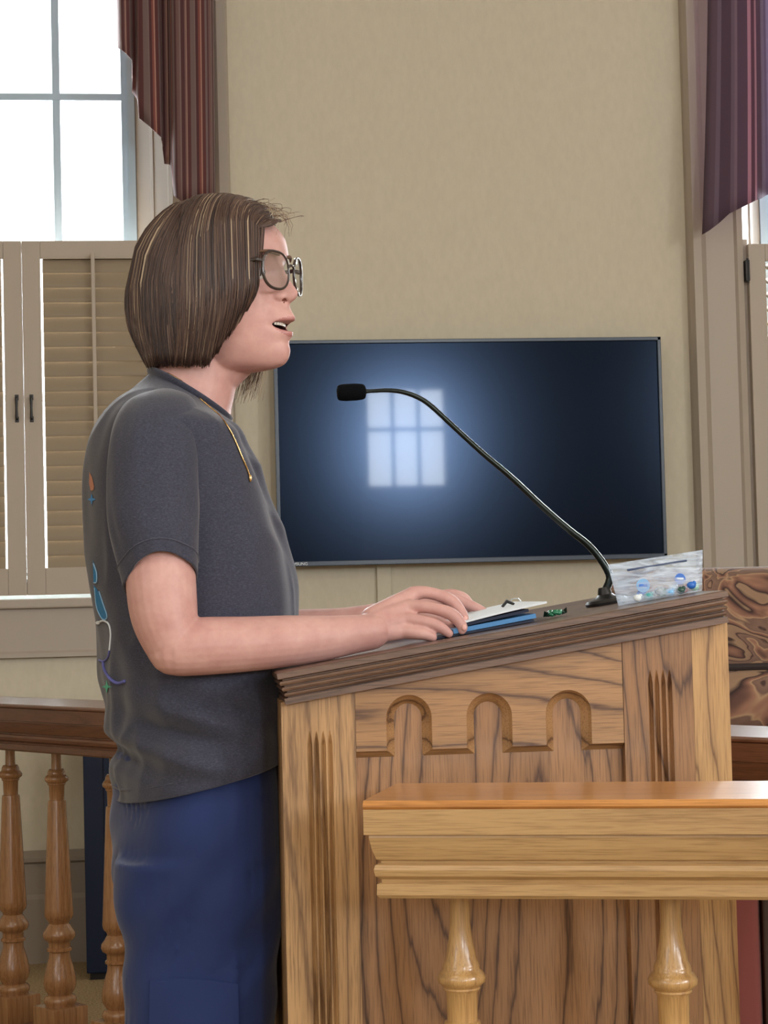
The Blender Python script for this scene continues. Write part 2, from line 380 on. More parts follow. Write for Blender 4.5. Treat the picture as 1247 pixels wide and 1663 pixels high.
# ------------------------------------------------------------------ shutters
def shutter(label, x0, x1, z0, z1, y, gap_side, handle_x, rod_t=None, hinge_x=None, open_ang=76):
    root = thing('plantation_shutter', label, 'shutter', ((x0+x1)/2, y, z0), 'half height shutters on the windows')
    st = .058; rt, rbm = .055, .085
    f = MB()
    sl = st if gap_side < 0 else st; 
    f.box((x0, y-.014, z0), (x0+st, y+.014, z1), bev=.003); f.box((x1-st, y-.014, z0), (x1, y+.014, z1), bev=.003)
    f.box((x0+st, y-.013, z1-rt), (x1-st, y+.013, z1), bev=.002); f.box((x0+st, y-.013, z0), (x1-st, y+.013, z0+rbm), bev=.002)
    # thin bead around the opening
    a0, a1, b0, b1 = x0+st, x1-st, z0+rbm, z1-rt
    f.box((a0, y-.017, b1-.004), (a1, y-.010, b1), bev=.001)
    f.build('panel_frame', m_shut, root)
    lv = MB(); pitch = .0475; n = int((b1-b0)/pitch); g0 = .0065 if gap_side < 0 else .002; g1 = .0065 if gap_side > 0 else .002
    ang = R(open_ang)
    for i in range(n+1):
        zc = b1-.02-i*pitch
        if zc < b0+.015: break
        hw, ht = .0285, .0042; pr = []
        for k in range(12):
            a = 2*math.pi*k/12; u, v = hw*math.cos(a), ht*math.sin(a)
            pr.append((u*math.cos(ang)-v*math.sin(ang), u*math.sin(ang)+v*math.cos(ang)))
        lv.prism(pr, (a0+g0, y, zc), (a1-g1, y, zc), (0, -1, 0), (0, 0, -1))
    lv.build('louvers', m_louv, root, smooth=True)
    if rod_t is not None:
        xr_ = lerp(a0, a1, rod_t); MB().box((xr_-.006, y-.042, b0+.02), (xr_+.006, y-.030, b1+.012), bev=.002).build('tilt_rod', m_shut, root)
    if handle_x is not None:
        zc = W(40, 664, y).z; h = MB()
        h.tube([(handle_x, y-.014, zc-.034), (handle_x, y-.03, zc-.03), (handle_x, y-.034, zc), (handle_x, y-.03, zc+.03), (handle_x, y-.014, zc+.034)], [.0045, .005, .0038, .005, .0045], 8)
        h.box((handle_x-.006, y-.017, zc+.026), (handle_x+.006, y-.013, zc+.044), bev=.001); h.box((handle_x-.006, y-.017, zc-.044), (handle_x+.006, y-.013, zc-.026), bev=.001)
        h.build('handle', m_black, root, smooth=True)['label'] = 'black pull handle'
    if hinge_x is not None:
        h = MB()
        for z in (z1-.09,): h.box((hinge_x-.007, y-.024, z-.035), (hinge_x+.007, y+.01, z+.035), bev=.002); h.tube([(hinge_x, y-.022, z-.04), (hinge_x, y-.022, z+.04)], .004, 8)
        h.build('hinge', m_black, root)
    return root
YS = YW-.02
xs = W(39, 640, YS).x; zt = W(120, 392, YS).z; zb_ = SILLZ+.012

shutter('taupe louvred shutter leaf directly behind the person in grey shirt', xs+.0006, W1R-.004, zb_, zt, YS, -1, xs+.024, .46)
shutter('taupe louvred shutter leaf at the far left edge of the photo', W1L+.004, xs-.0006, zb_, zt, YS, 1, xs-.022, .5)
xh = W(1218, 650, YS).x; zt2 = W(1230, 397, YS).z
shutter('taupe louvred shutter leaf on right window, beyond the armchair', xh+.006, xh+.47, SILLZ+.012, zt2, YS, 9, None, .5, xh, open_ang=28)

o = MB().box((W2L-.012, YW-.004, SILLZ), (xh+.012, YW+.03, zt2+.02)).build('trim_2', m_trim); o['kind'] = 'structure'
# ------------------------------------------------------------------ curtains
def curtain_mat(name, cols, tr_):
    m = mat(name, (120, 90, 88), .8, .2, sheen=.2); N, L, B = nodes(m); cv = coordmap(m, kind='UV')
    sx = N.new('ShaderNodeSeparateXYZ'); L.new(cv, sx.inputs[0]); f = N.new('ShaderNodeMath'); f.operation = 'FRACT'; L.new(sx.outputs[0], f.inputs[0])
    cc = ramp(m, f.outputs[0], cols, 'CONSTANT'); setcol(m, cc)
    tl = N.new('ShaderNodeBsdfTranslucent'); L.new(cc, tl.inputs[0]); ms = N.new('ShaderNodeMixShader'); ms.inputs[0].default_value = tr_
    L.new(B.outputs[0], ms.inputs[1]); L.new(tl.outputs[0], ms.inputs[2]); L.new(ms.outputs[0], N['Material Output'].inputs[0]); return m
m_cur = curtain_mat('striped_curtain', [(0, (128, 98, 94)), (.10, (142, 118, 112)), (.14, (98, 64, 66)), (.24, (138, 104, 98)), (.28, (176, 140, 126)), (.31, (104, 66, 66)),
     (.42, (128, 106, 102)), (.55, (136, 114, 110)), (.58, (94, 60, 62)), (.66, (138, 84, 76)), (.72, (184, 140, 124)), (.76, (108, 66, 64)), (.86, (130, 108, 106)), (.93, (100, 66, 68))], .2)
m_cur_flare = curtain_mat('striped_curtain_flare_tint', [(0, (112, 92, 104)), (.10, (124, 106, 120)), (.14, (98, 78, 92)), (.24, (120, 100, 114)), (.28, (134, 112, 124)), (.31, (104, 82, 98)),
     (.42, (176, 134, 148)), (.46, (110, 78, 96)), (.5, (180, 138, 152)), (.54, (112, 86, 104)), (.66, (138, 122, 140)), (.72, (120, 104, 124)), (.76, (142, 128, 148)), (.93, (104, 90, 122))], .4)  # purple cast of window flare is painted into these stripe colours
def curtain(name, label, cols, Y, top, rep, m=None):
    """cols: (px at top, px at bottom, py bottom, depth offset)."""
    cs = spline(cols, 4*(len(cols)-1)+1) if False else cols
    mb = MB(); uv = []; nz = 22; u = 0; pl = None
    P = []
    for (pt, pb, yb, dy) in cs:
        A = W(pt, 0, Y+dy); Bt = W(pb, yb, Y+dy); A = Vector((A.x, Y+dy, top))
        P.append((A, Bt))
    for i, (A, Bt) in enumerate(P):
        if i: u += (A-P[i-1][0]).length
        for k in range(nz):
            t = k/(nz-1); z = lerp(A.z, Bt.z, t); x = lerp(A.x, Bt.x, t**1.6)
            mb.v.append(Vector((x, lerp(A.y, Bt.y, t), z))); uv.append((u*rep, t))
    n = len(P)
    for i in range(n-1):
        for k in range(nz-1): mb.f.append((i*nz+k, (i+1)*nz+k, (i+1)*nz+k+1, i*nz+k+1)); mb.mi.append(0)
    o = mb.build(name, m or m_cur, None, smooth=True, sharp=0, uv=uv, fixn=False)
    so = o.modifiers.new('thickness', 'SOLIDIFY'); so.thickness = .004; so.offset = 0
    return o
def fold(c): return c
o = curtain('curtain', '', [
    (190, 192, 78, .05), (203, 204, 86, .02), (214, 215, 98, .05), (216, 215, 150, .08), (222, 224, 162, .06),
    (228, 226, 192, .0), (236, 240, 203, .015), (247, 251, 213, -.005), (256, 262, 223, .02), (262, 264, 235, .05), (266, 267, 266, .06), (274, 277, 268, .055),
    (281, 283, 318, -.02), (290, 293, 326, -.045), (302, 304, 331, -.03), (314, 316, 328, -.055), (326, 328, 326, -.035), (336, 338, 322, -.055), (346, 347, 318, -.02), (349, 349, 316, .04)], YW-.16, 3.7, 7.0)
tag(o, 'striped red and mauve curtain tail hanging in stepped folds at left window', 'curtain')
o = curtain('curtain', '', [
    (1158, 1140, 381, .0), (1168, 1152, 374, -.01), (1180, 1168, 362, -.014), (1192, 1184, 347, -.012), (1203, 1198, 340, -.006), (1216, 1212, 333, -.01), (1228, 1226, 326, -.004),
    (1236, 1236, 322, .03), (1244, 1246, 316, .05), (1254, 1262, 300, .04), (1268, 1276, 285, .0), (1290, 1300, 260, -.02), (1320, 1330, 200, 0), (1350, 1355, 120, .02)], YW-.16, 3.7, 3.4, m_cur_flare)
tag(o, 'striped curtain tail, purple from painted flare, ending in a point at right window', 'curtain')

# ------------------------------------------------------------------ television
m_bezel = mat('tv_bezel_blue_sheen', (40, 54, 72), .25, .5)  # blue light reflected on the bezel is put into its base colour
m_scr = mat('tv_screen', (6, 8, 15), .15, .28, coat=.12, coatr=.03)
nodes(m_scr)[2].inputs['Specular Tint'].default_value = (.4, .6, 1, 1)
nodes(m_scr)[2].inputs['Coat Tint'].default_value = (.55, .72, 1, 1)
YT = YW-.07
a = W(447, 735, YT); b = W(1077, 730, YT); zt_ = (W(470, 552, YT).z+W(1070, 549, YT).z)/2; zb2 = (W(460, 920, YT).z+W(1080, 907, YT).z)/2
tvx0, tvx1 = a.x, b.x
tv = thing('television', 'large black flat screen television mounted on the beige wall', 'television', ((tvx0+tvx1)/2, YT, zb2))
MB().box((tvx0+.02, YT+.012, zb2+.02), (tvx1-.02, YT+.05, zt_-.02), bev=.01).build('back_shell', m_black, tv)
MB().box((tvx0+.4, YT+.045, zb2+.15), (tvx1-.4, YW-.002, zt_-.15)).build('wall_bracket', m_black, tv)
fb = MB(); t1 = .012; tb = .016
fb.box((tvx0, YT-.012, zb2), (tvx0+t1, YT+.014, zt_), bev=.002); fb.box((tvx1-t1, YT-.012, zb2), (tvx1, YT+.014, zt_), bev=.002)
fb.box((tvx0, YT-.012, zt_-t1), (tvx1, YT+.014, zt_), bev=.002); fb.box((tvx0, YT-.012, zb2), (tvx1, YT+.014, zb2+tb), bev=.002)
fb.build('bezel', m_bezel, tv)
MB().box((tvx0+t1-.002, YT-.004, zb2+tb-.002), (tvx1-t1+.002, YT+.012, zt_-t1+.002)).build('screen', m_scr, tv)
def text(body, size, loc, rot, m, parent, name, ext=.0004):
    cu_ = bpy.data.curves.new(name, 'FONT'); cu_.body = body; cu_.size = size; cu_.extrude = ext; cu_.align_x = 'CENTER'
    to = bpy.data.objects.new('t', cu_); link(to); dg = bpy.context.evaluated_depsgraph_get(); me = bpy.data.meshes.new_from_object(to.evaluated_get(dg))
    bpy.data.objects.remove(to); me.name = name; me.materials.clear(); me.materials.append(m)
    o = bpy.data.objects.new(name, me); link(o); o.parent = parent; o.location = Vector(loc)-ORG[parent.name]; o.rotation_euler = rot; return o
p = W(484, 918, YT-.013)
text('SAMSUNG', .0135, (p.x, YT-.0125, zb2+.0035), (R(90), 0, 0), mat('logo_white', (225, 230, 235), .4), tv, 'logo')

# ------------------------------------------------------------------ railings
def rail_frame(p0, p1):
    d = (p1-p0); L_ = d.length; d.normalize(); return d, Vector((d.y, -d.x, 0)), L_
ZR = .885
# profile: a = outwards from centre line towards viewer, b = height from ZR
HALF = .108
side_prof = [(HALF-a, b) for a, b in [(0, -.004), (0, -.033), (.0055, -.0345), (.005, -.037), (.0075, -.050), (.012, -.063), (.0165, -.065), (.0165, -.0675), (.0105, -.0695), (.009, -.075), (.0105, -.082), (.0165, -.0865), (.017, -.090), (.012, -.0915), (.0115, -.104), (.0145, -.108)]]
def railing(name, label, p0, p1, cap_m, body_m, bal_m, bal_ts, collar, mit=.0, group=None):
    """p0,p1: end points of the near top edge, left to right"""
    d, nrm, Ln = rail_frame(p0, p1)     # nrm points to viewer side
    c0 = p0 - nrm*HALF; c1 = p1 - nrm*HALF
    root = bpy.data.objects.new(name, None); link(root); root.location = (c0.x, c0.y, 0); ang = math.atan2(d.y, d.x); root.rotation_euler = (0, 0, ang)
    tag(root, label, 'railing', group); ORG[root.name] = Vector((0, 0, 0))
    # built in the rail's own frame: x along, y towards the far side, z up
    cap = MB()
    cap.prism([(HALF-.002, -.010), (HALF+.001, -.007), (HALF+.001, -.004), (HALF-.003, 0), (-HALF+.003, 0), (-HALF-.001, -.004), (-HALF-.001, -.007), (-HALF+.002, -.010)], (-.0, 0, ZR), (Ln, 0, ZR), (0, -1, 0))
    co = cap.build('rail_cap', cap_m, root, loc=None)
    # moulded body, ends return with the same profile
    body = MB(); V = []
    full = [(a, b) for a, b in side_prof]
    rings = []
    for a, b in full:
        ins = HALF-a
        rings.append([(ins, -a, ZR-.006+b), (Ln-ins, -a, ZR-.006+b), (Ln-ins, a, ZR-.006+b), (ins, a, ZR-.006+b)])
    for rg in rings: V += rg
    F = []
    for i in range(len(rings)-1):
        for k in range(4): F.append((i*4+k, i*4+(k+1) % 4, (i+1)*4+(k+1) % 4, (i+1)*4+k))
    F.append((3, 2, 1, 0)); F.append(tuple(range((len(rings)-1)*4, len(rings)*4)))
    body.add(V, F); body.build('moulded_rail', body_m, root)
    MB().box((0.02, -.05, .045), (Ln-.02, .05, .085), bev=.006).box((0.0, -.07, 0), (Ln, .07, .045), bev=.006).build('base_rail', body_m, root)
    zu = ZR-.006-.108
    pr = [(.0125, zu), (.0120, zu-.02), (.0125, zu-.045), (.0145, zu-.062), (.0185, collar+.022), (.0215, collar+.016), (.0222, collar+.013), (.0225, collar+.009), (.0262, collar+.006), (.0295, collar), (.0285, collar-.006), (.0235, collar-.010), (.0215, collar-.012), (.0225, collar-.014), (.0190, collar-.018),
          (.0182, collar-.048), (.0182, collar-.052), (.0215, collar-.053), (.0225, collar-.06), (.0345, .385), (.0355, .372), (.033, .362), (.026, .355), (.024, .349), (.028, .344), (.031, .338), (.0385, .328), (.0395, .32), (.036, .311), (.028, .307), (.026, .302), (.0262, .292), (.0305, .289), (.0305, .284), (.0255, .281),
          (.026, .268), (.033, .245), (.0385, .222), (.040, .206), (.0375, .192), (.031, .182), (.029, .178), (.035, .175), (.0395, .168), (.0395, .160), (.036, .155), (.036, .150)]
    proto = None
    for x in bal_ts:
        b = MB().lathe(pr[::-1], (0, 0, 0), 40).box((-.048, -.048, .083), (.048, .048, .152), bev=.004)
        if proto is None:
            proto = b.build('baluster', bal_m, root, smooth=True, sharp=50); ORG.pop('x', None); proto.location = (x, 0, 0)
        else:
            c = proto.copy(); link(c); c.parent = root; c.location = (x, 0, 0)
    return root
pA = WZ(589, 1301, ZR); pB = WZ(1247, 1298, ZR)
dF = (pB-pA); dF.z = 0; dF.normalize()
dF = Vector((math.cos(R(-17.5)), math.sin(R(-17.5)), 0))
nF = Vector((dF.y, -dF.x, 0)); cF = pA - nF*HALF
def along(c, d, px):   # distance along the line c + d*t that projects to column px at baluster height
    best = None
    for k in range(4000):
        t = k*.001-1; P = c+d*t; P.z = .66; v = P-CAM; x = 623.5+FPX*v.dot(cr)/v.dot(fw)
        if v.dot(fw) < .3: continue
        if best is None or abs(x-px) < best[0]: best = (abs(x-px), t)
    return best[1]
t1_, t2_ = along(cF, dF, 749), along(cF, dF, 1092)
railing('wooden_railing', 'golden oak railing end in front of the lectern, nearest the camera', pA, pA+dF*1.25, m_railtop, m_rail, m_balF, [t1_, t2_, 2*t2_-t1_, 3*t2_-2*t1_], .664)
qA = WZ(0, 1143, ZR); qB = WZ(1215, 1197, ZR); dB = qB-qA; LB = dB.length; dB.normalize()
q0 = qA-dB*.75; q1 = qB+dB*.35; cB = q0-Vector((dB.y, -dB.x, 0))*HALF
tb_ = along(cB+dB*0, dB, 92); tb3 = along(cB, dB, 187); sp = .215
railing('wooden_railing', 'long brown railing running diagonally behind the person and lectern', q0, q1, m_railbrown, m_railbrown, m_balB,
        [tb3-sp*3.0, tb_-sp*.99, tb_, tb3]+[tb3+sp*k for k in range(1, 8)], .70)

# ------------------------------------------------------------------ lectern
YL = 2.575; YL2 = 3.12; YE = YL-.022
TLp = W(449, 1093, YE); TRp = W(1181, 958, YE)
sl = (TRp.z-TLp.z)/(TRp.x-TLp.x)
def zs(x): return TLp.z+sl*(x-TLp.x)         # upper surface of the slanted top
lx0 = W(457, 1180, YL).x; lx1 = W(1184, 1100, YL).x
lec = thing('lectern', 'carved oak lectern with slanted dark top and arched side frieze', 'lectern', ((lx0+lx1)/2, (YL+YL2)/2, 0))
# slanted top: reeded moulding swept round four sides
ct = math.atan(sl); ux = Vector((math.cos(ct), 0, math.sin(ct))); uz = Vector((-math.sin(ct), 0, math.cos(ct)))
tl = MB(); Lx = (TRp-TLp).length; rings = []
prof = [(-.004, 0), (0, -.0015), (0, -.0085), (-.002, -.0095), (-.0065, -.0105), (-.0065, -.0115), (-.0028, -.0125), (-.0015, -.0150), (-.0028, -.0178), (-.0075, -.0188), (-.0075, -.0198), (-.0045, -.0205), (-.003, -.0228), (-.0045, -.0255), (-.0095, -.0265), (-.0095, -.0275), (-.0065, -.0285), (-.0052, -.0305), (-.0065, -.0328), (-.0095, -.0338), (-.0095, -.0345), (-.0045, -.0350), (-.0045, -.0430), (-.012, -.0430)]
for o_, h in prof:
    i = -o_
    rings.append([TLp+ux*i+Vector((0, i, 0))+uz*h, TLp+ux*(Lx-i)+Vector((0, i, 0))+uz*h,
                  TLp+ux*(Lx-i)+Vector((0, YL2-YL+.044-i, 0))+uz*h, TLp+ux*i+Vector((0, YL2-YL+.044-i, 0))+uz*h])
V = []; F = []
for rg in rings: V += rg
for i in range(len(rings)-1):
    for k in range(4): F.append((i*4+k, i*4+(k+1) % 4, (i+1)*4+(k+1) % 4, (i+1)*4+k))
F.append((3, 2, 1, 0)); F.append(tuple(range((len(rings)-1)*4, len(rings)*4)))
tl.add(V, F).build('slanted_top', m_oaktop, lec)
def zund(x): return zs(x)-.0445
# stiles with fluting: prism in x-y plan, carved grooves as real geometry with pointed tops
def stile(name, x0, x1, flx, ftop, m, y=YL, dep=.03, pitch=.0088):
    mb = MB(); bot = .0
    g = []
    for k in range(4):
        c = flx+k*pitch; g.append(c)
    xs_ = [x0]; kinds = [0]
    for c in g:
        for dx, dd in ((-.0032, 0), (-.0022, .0035), (0, .0055), (.0022, .0035), (.0032, 0)): xs_.append(c+dx); kinds.append(dd)
    xs_.append(x1); kinds.append(0)
    rows = []
    zl = [bot, .12, ftop-.018, ftop-.010, ftop-.004, ftop, None]
    fac = [0, 1, 1, .6, .22, 0, 0]
    V = []; n = len(xs_)
    for z, f in zip(zl, fac):
        for i, x in enumerate(xs_):
            # groove narrows toward the point
            xx = x
            for c in g:
                if abs(x-c) < .0034: xx = c+(x-c)*(.25+.75*f if f < 1 else 1)
            V.append((xx, y+kinds[i]*f, zund(xx)+.004 if z is None else z))
    F = []
    for r_ in range(len(zl)-1):
        for i in range(n-1): F.append((r_*n+i, r_*n+i+1, (r_+1)*n+i+1, (r_+1)*n+i))
    mb.add(V, F)
    # sides and back
    zt0, zt1 = zund(x0)+.004, zund(x1)+.004
    mb.add([(x0, y, 0), (x0, y+dep, 0), (x0, y+dep, zt0), (x0, y, zt0), (x1, y, 0), (x1, y+dep, 0), (x1, y+dep, zt1), (x1, y, zt1)],
           [(0, 3, 2, 1), (4, 5, 6, 7), (1, 2, 6, 5), (0, 1, 5, 4), (3, 7, 6, 2)])
    return mb.build(name, m, lec, fixn=False)
xL1 = W(577, 1180, YL).x; xR0 = W(1013, 1150, YL).x; xR1 = W(1126, 1150, YL).x
f1 = W(504, 1250, YL).x; f2 = W(1058, 1180, YL).x
stile('left_stile', lx0, xL1, f1, W(515, 1187, YL).z, m_oakv)
stile('right_stile', xR0, xR1, f2, W(1070, 1088, YL).z, m_oakv2)
def slanted_box(mb, x0, x1, y0, y1, z0=0, top=.004):
    V = [(x0, y0, z0), (x1, y0, z0), (x1, y1, z0), (x0, y1, z0), (x0, y0, zund(x0)+top), (x1, y0, zund(x1)+top), (x1, y1, zund(x1)+top), (x0, y1, zund(x0)+top)]
    return mb.add(V, [(0, 3, 2, 1), (4, 5, 6, 7), (0, 1, 5, 4), (1, 2, 6, 5), (2, 3, 7, 6), (3, 0, 4, 7)])
m_quart = wood('oak_quarter_sawn', (200, 160, 108), (182, 138, 86), (104, 68, 40), grain='z', period=.006, off=(.6, .02, 0), contrast=.9, stretch=.3, rings=5)
slanted_box(MB(), xR1+.0005, lx1, YL+.001, YL+.055).build('corner_post', m_quart, lec)
slanted_box(MB(), lx0, lx1, YL2-.03, YL2).build('far_side_panel', m_oakv, lec)
slanted_box(MB(), lx0+.002, lx0+.022, YL+.03, YL2-.03).build('end_panel', m_oakv, lec)
slanted_box(MB(), lx1-.022, lx1-.002, YL+.055, YL2-.03).build('front_panel', m_oakv, lec)
slanted_box(MB(), xL1-.002, xR0+.002, YL+.0145, YL+.026).build('recessed_panel', m_oakv2, lec)
# frieze with three arches, bevelled down to the recessed panel
def fpt(px, py, y): p = W(px, py, YL); return (p.x, y, p.z)
z_b = W(577, 1221, YL).z; z_b2 = z_b-.0088
arch = [(664.5, 37.0, 1128.5), (795, 37.0, 1125.5), (924, 37.0, 1120.5)]
def outline(hw_in, zb0, top_in, xi0, xi1):
    pts = []
    pts.append((xi0, zb0))
    for (cx_, hw, ty) in arch:
        c = W(cx_, 1180, YL).x; h = W(cx_+hw, 1180, YL).x-c-hw_in; ztop = W(cx_, ty, YL).z-top_in; zc = ztop-h
        pts.append((c-h, zb0))
        for k in range(25):
            a = math.pi-math.pi*k/24; pts.append((c+h*math.cos(a), zc+h*math.sin(a)))
        pts.append((c+h, zb0))
    pts.append((xi1, zb0))
    return pts
xi0, xi1 = xL1+.0005, xR0-.0005
zb0 = z_b
o0 = outline(0, zb0, 0, xi0, xi1)
o1 = outline(.0035, zb0-.0022, .0035, xi0, xi1)
o2 = outline(.0118, z_b2, .0118, xi0, xi1)
fz = MB(); n = len(o0)
V = [(x, YL+.001, z) for x, z in o0]+[(x, YL+.001, zund(x)+.003) for x, z in o0]
fz.add(V, [(i, i+1, n+i+1, n+i) for i in range(n-1) if o0[i+1][0]-o0[i][0] > 1e-6])
V = [(x, YL+.001, z) for x, z in o0]+[(x, YL+.006, z) for x, z in o1]+[(x, YL+.0142, z) for x, z in o2]
fz.add(V, [(i, i+1, n+i+1, n+i) for i in range(n-1)]+[(n+i, n+i+1, 2*n+i+1, 2*n+i) for i in range(n-1)])
fz.build('arched_frieze', m_oakh, lec, fixn=False)
MB().box((lx0-.012, YL-.012, 0), (lx1+.012, YL2+.012, .09), bev=.006).build('plinth', m_oakv, lec)

# ------------------------------------------------------------------ things on the lectern
def on_top(px, Y):        # point of the slanted top under column px at depth Y
    x = None
    lo, hi = TLp.x-.1, TRp.x+.1
    for _ in range(40):
        m_ = (lo+hi)/2; P = Vector((m_, Y, zs(m_))); v = P-CAM; c = 623.5+FPX*v.dot(cr)/v.dot(fw)
        if c < px: lo = m_
        else: hi = m_
    return Vector((m_, Y, zs(m_)))
YM = 2.80
base = on_top(985, YM)
mic = thing('gooseneck_microphone', 'black gooseneck microphone standing on the lectern, bent toward the speaker', 'microphone', base)
m_neck = mat('neck_metal', (30, 38, 36), .22, .6, metal=.6)
def slope_pt(x, y, h): return Vector((x, y, zs(x)))+uz*h
bmb = MB(); prf = [(.030, 0), (.031, .004), (.028, .008), (.015, .011), (.0105, .015), (.0090, .022), (.0075, .025)]
V = []; F = []; nn = 28
for r_, h in prf:
    for k in range(nn):
        a = 2*math.pi*k/nn; V.append(base+ux*(r_*math.cos(a))+Vector((0, r_*math.sin(a), 0))+uz*h)
for i in range(len(prf)-1):
    for k in range(nn): F.append((i*nn+k, i*nn+(k+1) % nn, (i+1)*nn+(k+1) % nn, (i+1)*nn+k))
F += [tuple(reversed(range(nn))), tuple(range((len(prf)-1)*nn, len(prf)*nn))]
bmb.add(V, F).build('base', m_black, mic, smooth=True)
gp = [(997, 962), (990, 938), (978, 913), (955, 885), (925, 861), (880, 822), (830, 775), (785, 737), (740, 696), (702, 661), (680, 646), (655, 637), (630, 634), (606, 635), (590, 636)]
gp[0] = None
st_ = base+uz*.018
pts = [tuple(st_)]+[tuple(W(x, y, YM)) for x, y in gp[1:]]
pts = [Vector(p) for p in spline(pts, 90)]
rad = [interp([(0, .0058), (.3, .0044), (.75, .0034), (.95, .0026), (1, .004)], i/89)*(1+.05*(i % 2)) for i in range(90)]
MB().tube(pts, rad, 14).build('gooseneck', m_neck, mic, smooth=True)
m_foam = mat('foam', (10, 12, 16), .95, .1); fabricbump(m_foam, 700, .8, .002)
A = W(594, 636, YM); Bm = W(547, 638, YM); ax = (Bm-A)
MB().tube([A+ax*t for t in (0, .03, .10, .3, .7, .9, .97, 1)], [.006, .0092, .0112, .0122, .0124, .0115, .0098, .0055], 24).build('foam_windscreen', m_foam, mic, smooth=True)

# papers, folder, clip
m_paper = mat('paper', (222, 228, 234), .7, .3); m_fold = mat('blue_folder', (74, 132, 186), .5, .4); m_navyc = mat('navy_card', (24, 34, 60), .5, .4)
def sheet(name, px0, px1, Y0, Y1, h, th, m, label, cat, lift=0, group=None, curl=0):
    a_, b_ = on_top(px0, Y0).x, on_top(px1, Y0).x; mb = MB(); n = 10; V = []; F = []
    for i in range(n+1):
        t = i/n; x = lerp(a_, b_, t); hh = h+lift*t+curl*math.sin(t*math.pi)
        for (y, k) in ((Y0, 0), (Y1, 0), (Y1, th), (Y0, th)): V.append(slope_pt(x, y, hh+k))
    for i in range(n):
        for k in range(4): F.append((i*4+k, i*4+(k+1) % 4, (i+1)*4+(k+1) % 4, (i+1)*4+k))
    F += [(0, 1, 2, 3), (n*4+3, n*4+2, n*4+1, n*4)]
    return tag(mb.add(V, F).build(name, m, smooth=True, sharp=30), label, cat, group)
sheet('navy_folder', 700, 868, 2.655, 2.93, .0008, .003, m_navyc, 'dark navy folder lying lowest on lectern top under the hands', 'folder')
sheet('blue_folder', 738, 872, 2.650, 2.92, .0042, .006, m_fold, 'bright blue folder under white papers on the lectern', 'folder', lift=.001)
sheet('notebook', 748, 862, 2.664, 2.91, .0108, .004, m_navyc, 'thin dark notebook between blue folder and white papers', 'notebook', lift=.004)
sheet('paper_sheet', 748, 893, 2.652, 2.90, .0152, .0026, m_paper, 'white paper stack on top of blue folder, right edge raised', 'paper', lift=.007, curl=.001)
pc = on_top(829, 2.78)
bc = thing('binder_clip', 'small black and silver clip on the white papers beside the hand', 'clip', slope_pt(pc.x, 2.78, .0245))
o_ = slope_pt(pc.x, 2.78, .024)
MB().tube([o_-ux*.008, o_+uz*.007+ux*.0, o_+ux*.01+uz*.001], [.002, .003, .002], 8).build('clip_body', m_black, bc)
MB().tube([o_+ux*.001+uz*.004, o_+ux*.009+uz*.009, o_+ux*.017+uz*.008, o_+ux*.02+uz*.003], .001, 8).build('wire_arm', mat('steel', (190, 195, 200), .25, .5, metal=1), bc)
# green wrapped candy
m_green = mat('green_foil', (40, 120, 84), .25, .6, metal=.2); m_dkg = mat('dark_green_wrapper', (18, 46, 36), .35, .6)
gc = on_top(903, 2.68); g = thing('wrapped_candy', 'small green and black wrapped candy on lectern near the microphone base', 'candy', gc)
cg = slope_pt(gc.x, 2.68, .0065)
b_ = MB()
for k in range(7):
    a = k*.9; b_.ball(cg+ux*(.006*math.cos(a))+Vector((0, .006*math.sin(a), 0))+uz*(.001*math.sin(3*a)), .0052, 10, sc=(1, .8, .75))
b_.build('candy_body', m_green, g, smooth=True)
b_ = MB()
for s in (-1, 1):
    b_.add([cg+ux*(s*.008), cg+ux*(s*.016)+uz*.005+Vector((0, -.005, 0)), cg+ux*(s*.017)-uz*.003+Vector((0, .004, 0)), cg+ux*(s*.012)-uz*.004], [(0, 1, 2, 3)])
    b_.ball(cg+ux*(s*.010)-uz*.001, .0034, 8)
b_.build('twisted_end', m_dkg, g)
# plastic bag
m_bag = bpy.data.materials.new('clear_plastic'); m_bag.use_nodes = True; N = m_bag.node_tree.nodes; L = m_bag.node_tree.links
pb = N['Principled BSDF']; pb.inputs['Base Color'].default_value = (.72, .83, .97, 1); pb.inputs['Transmission Weight'].default_value = .0; pb.inputs['Roughness'].default_value = .22; pb.inputs['Specular IOR Level'].default_value = 1.0
tr = N.new('ShaderNodeBsdfTransparent'); tr.inputs[0].default_value = (.93, .96, 1, 1); mx = N.new('ShaderNodeMixShader')
tc = N.new('ShaderNodeTexCoord'); mp = N.new('ShaderNodeMapping'); mp.inputs['Scale'].default_value = (6, 6, 34); L.new(tc.outputs['Object'], mp.inputs[0])
nz = N.new('ShaderNodeTexNoise'); nz.inputs['Scale'].default_value = 3; nz.inputs['Distortion'].default_value = 1.5; L.new(mp.outputs[0], nz.inputs[0])
rp = N.new('ShaderNodeValToRGB'); rp.color_ramp.elements[0].position = .35; rp.color_ramp.elements[0].color = (.16, .16, .16, 1); rp.color_ramp.elements[1].position = .7; rp.color_ramp.elements[1].color = (.58, .58, .58, 1)
L.new(nz.outputs[0], rp.inputs[0]); L.new(rp.outputs[0], mx.inputs[0]); L.new(tr.outputs[0], mx.inputs[1]); L.new(pb.outputs[0], mx.inputs[2]); L.new(mx.outputs[0], N['Material Output'].inputs[0])
bp_ = N.new('ShaderNodeBump'); bp_.inputs['Strength'].default_value = .8; bp_.inputs['Distance'].default_value = .003; L.new(nz.outputs[0], bp_.inputs['Height']); L.new(bp_.outputs[0], pb.inputs['Normal'])
YB = 2.66
BL, BR = W(1004, 984, YB), W(1140, 958, YB); TL_, TR_ = W(987, 917, YB+.01), W(1141, 893, YB+.01)
BL.z = zs(BL.x)+.0005; BR.z = zs(BR.x)+.0005
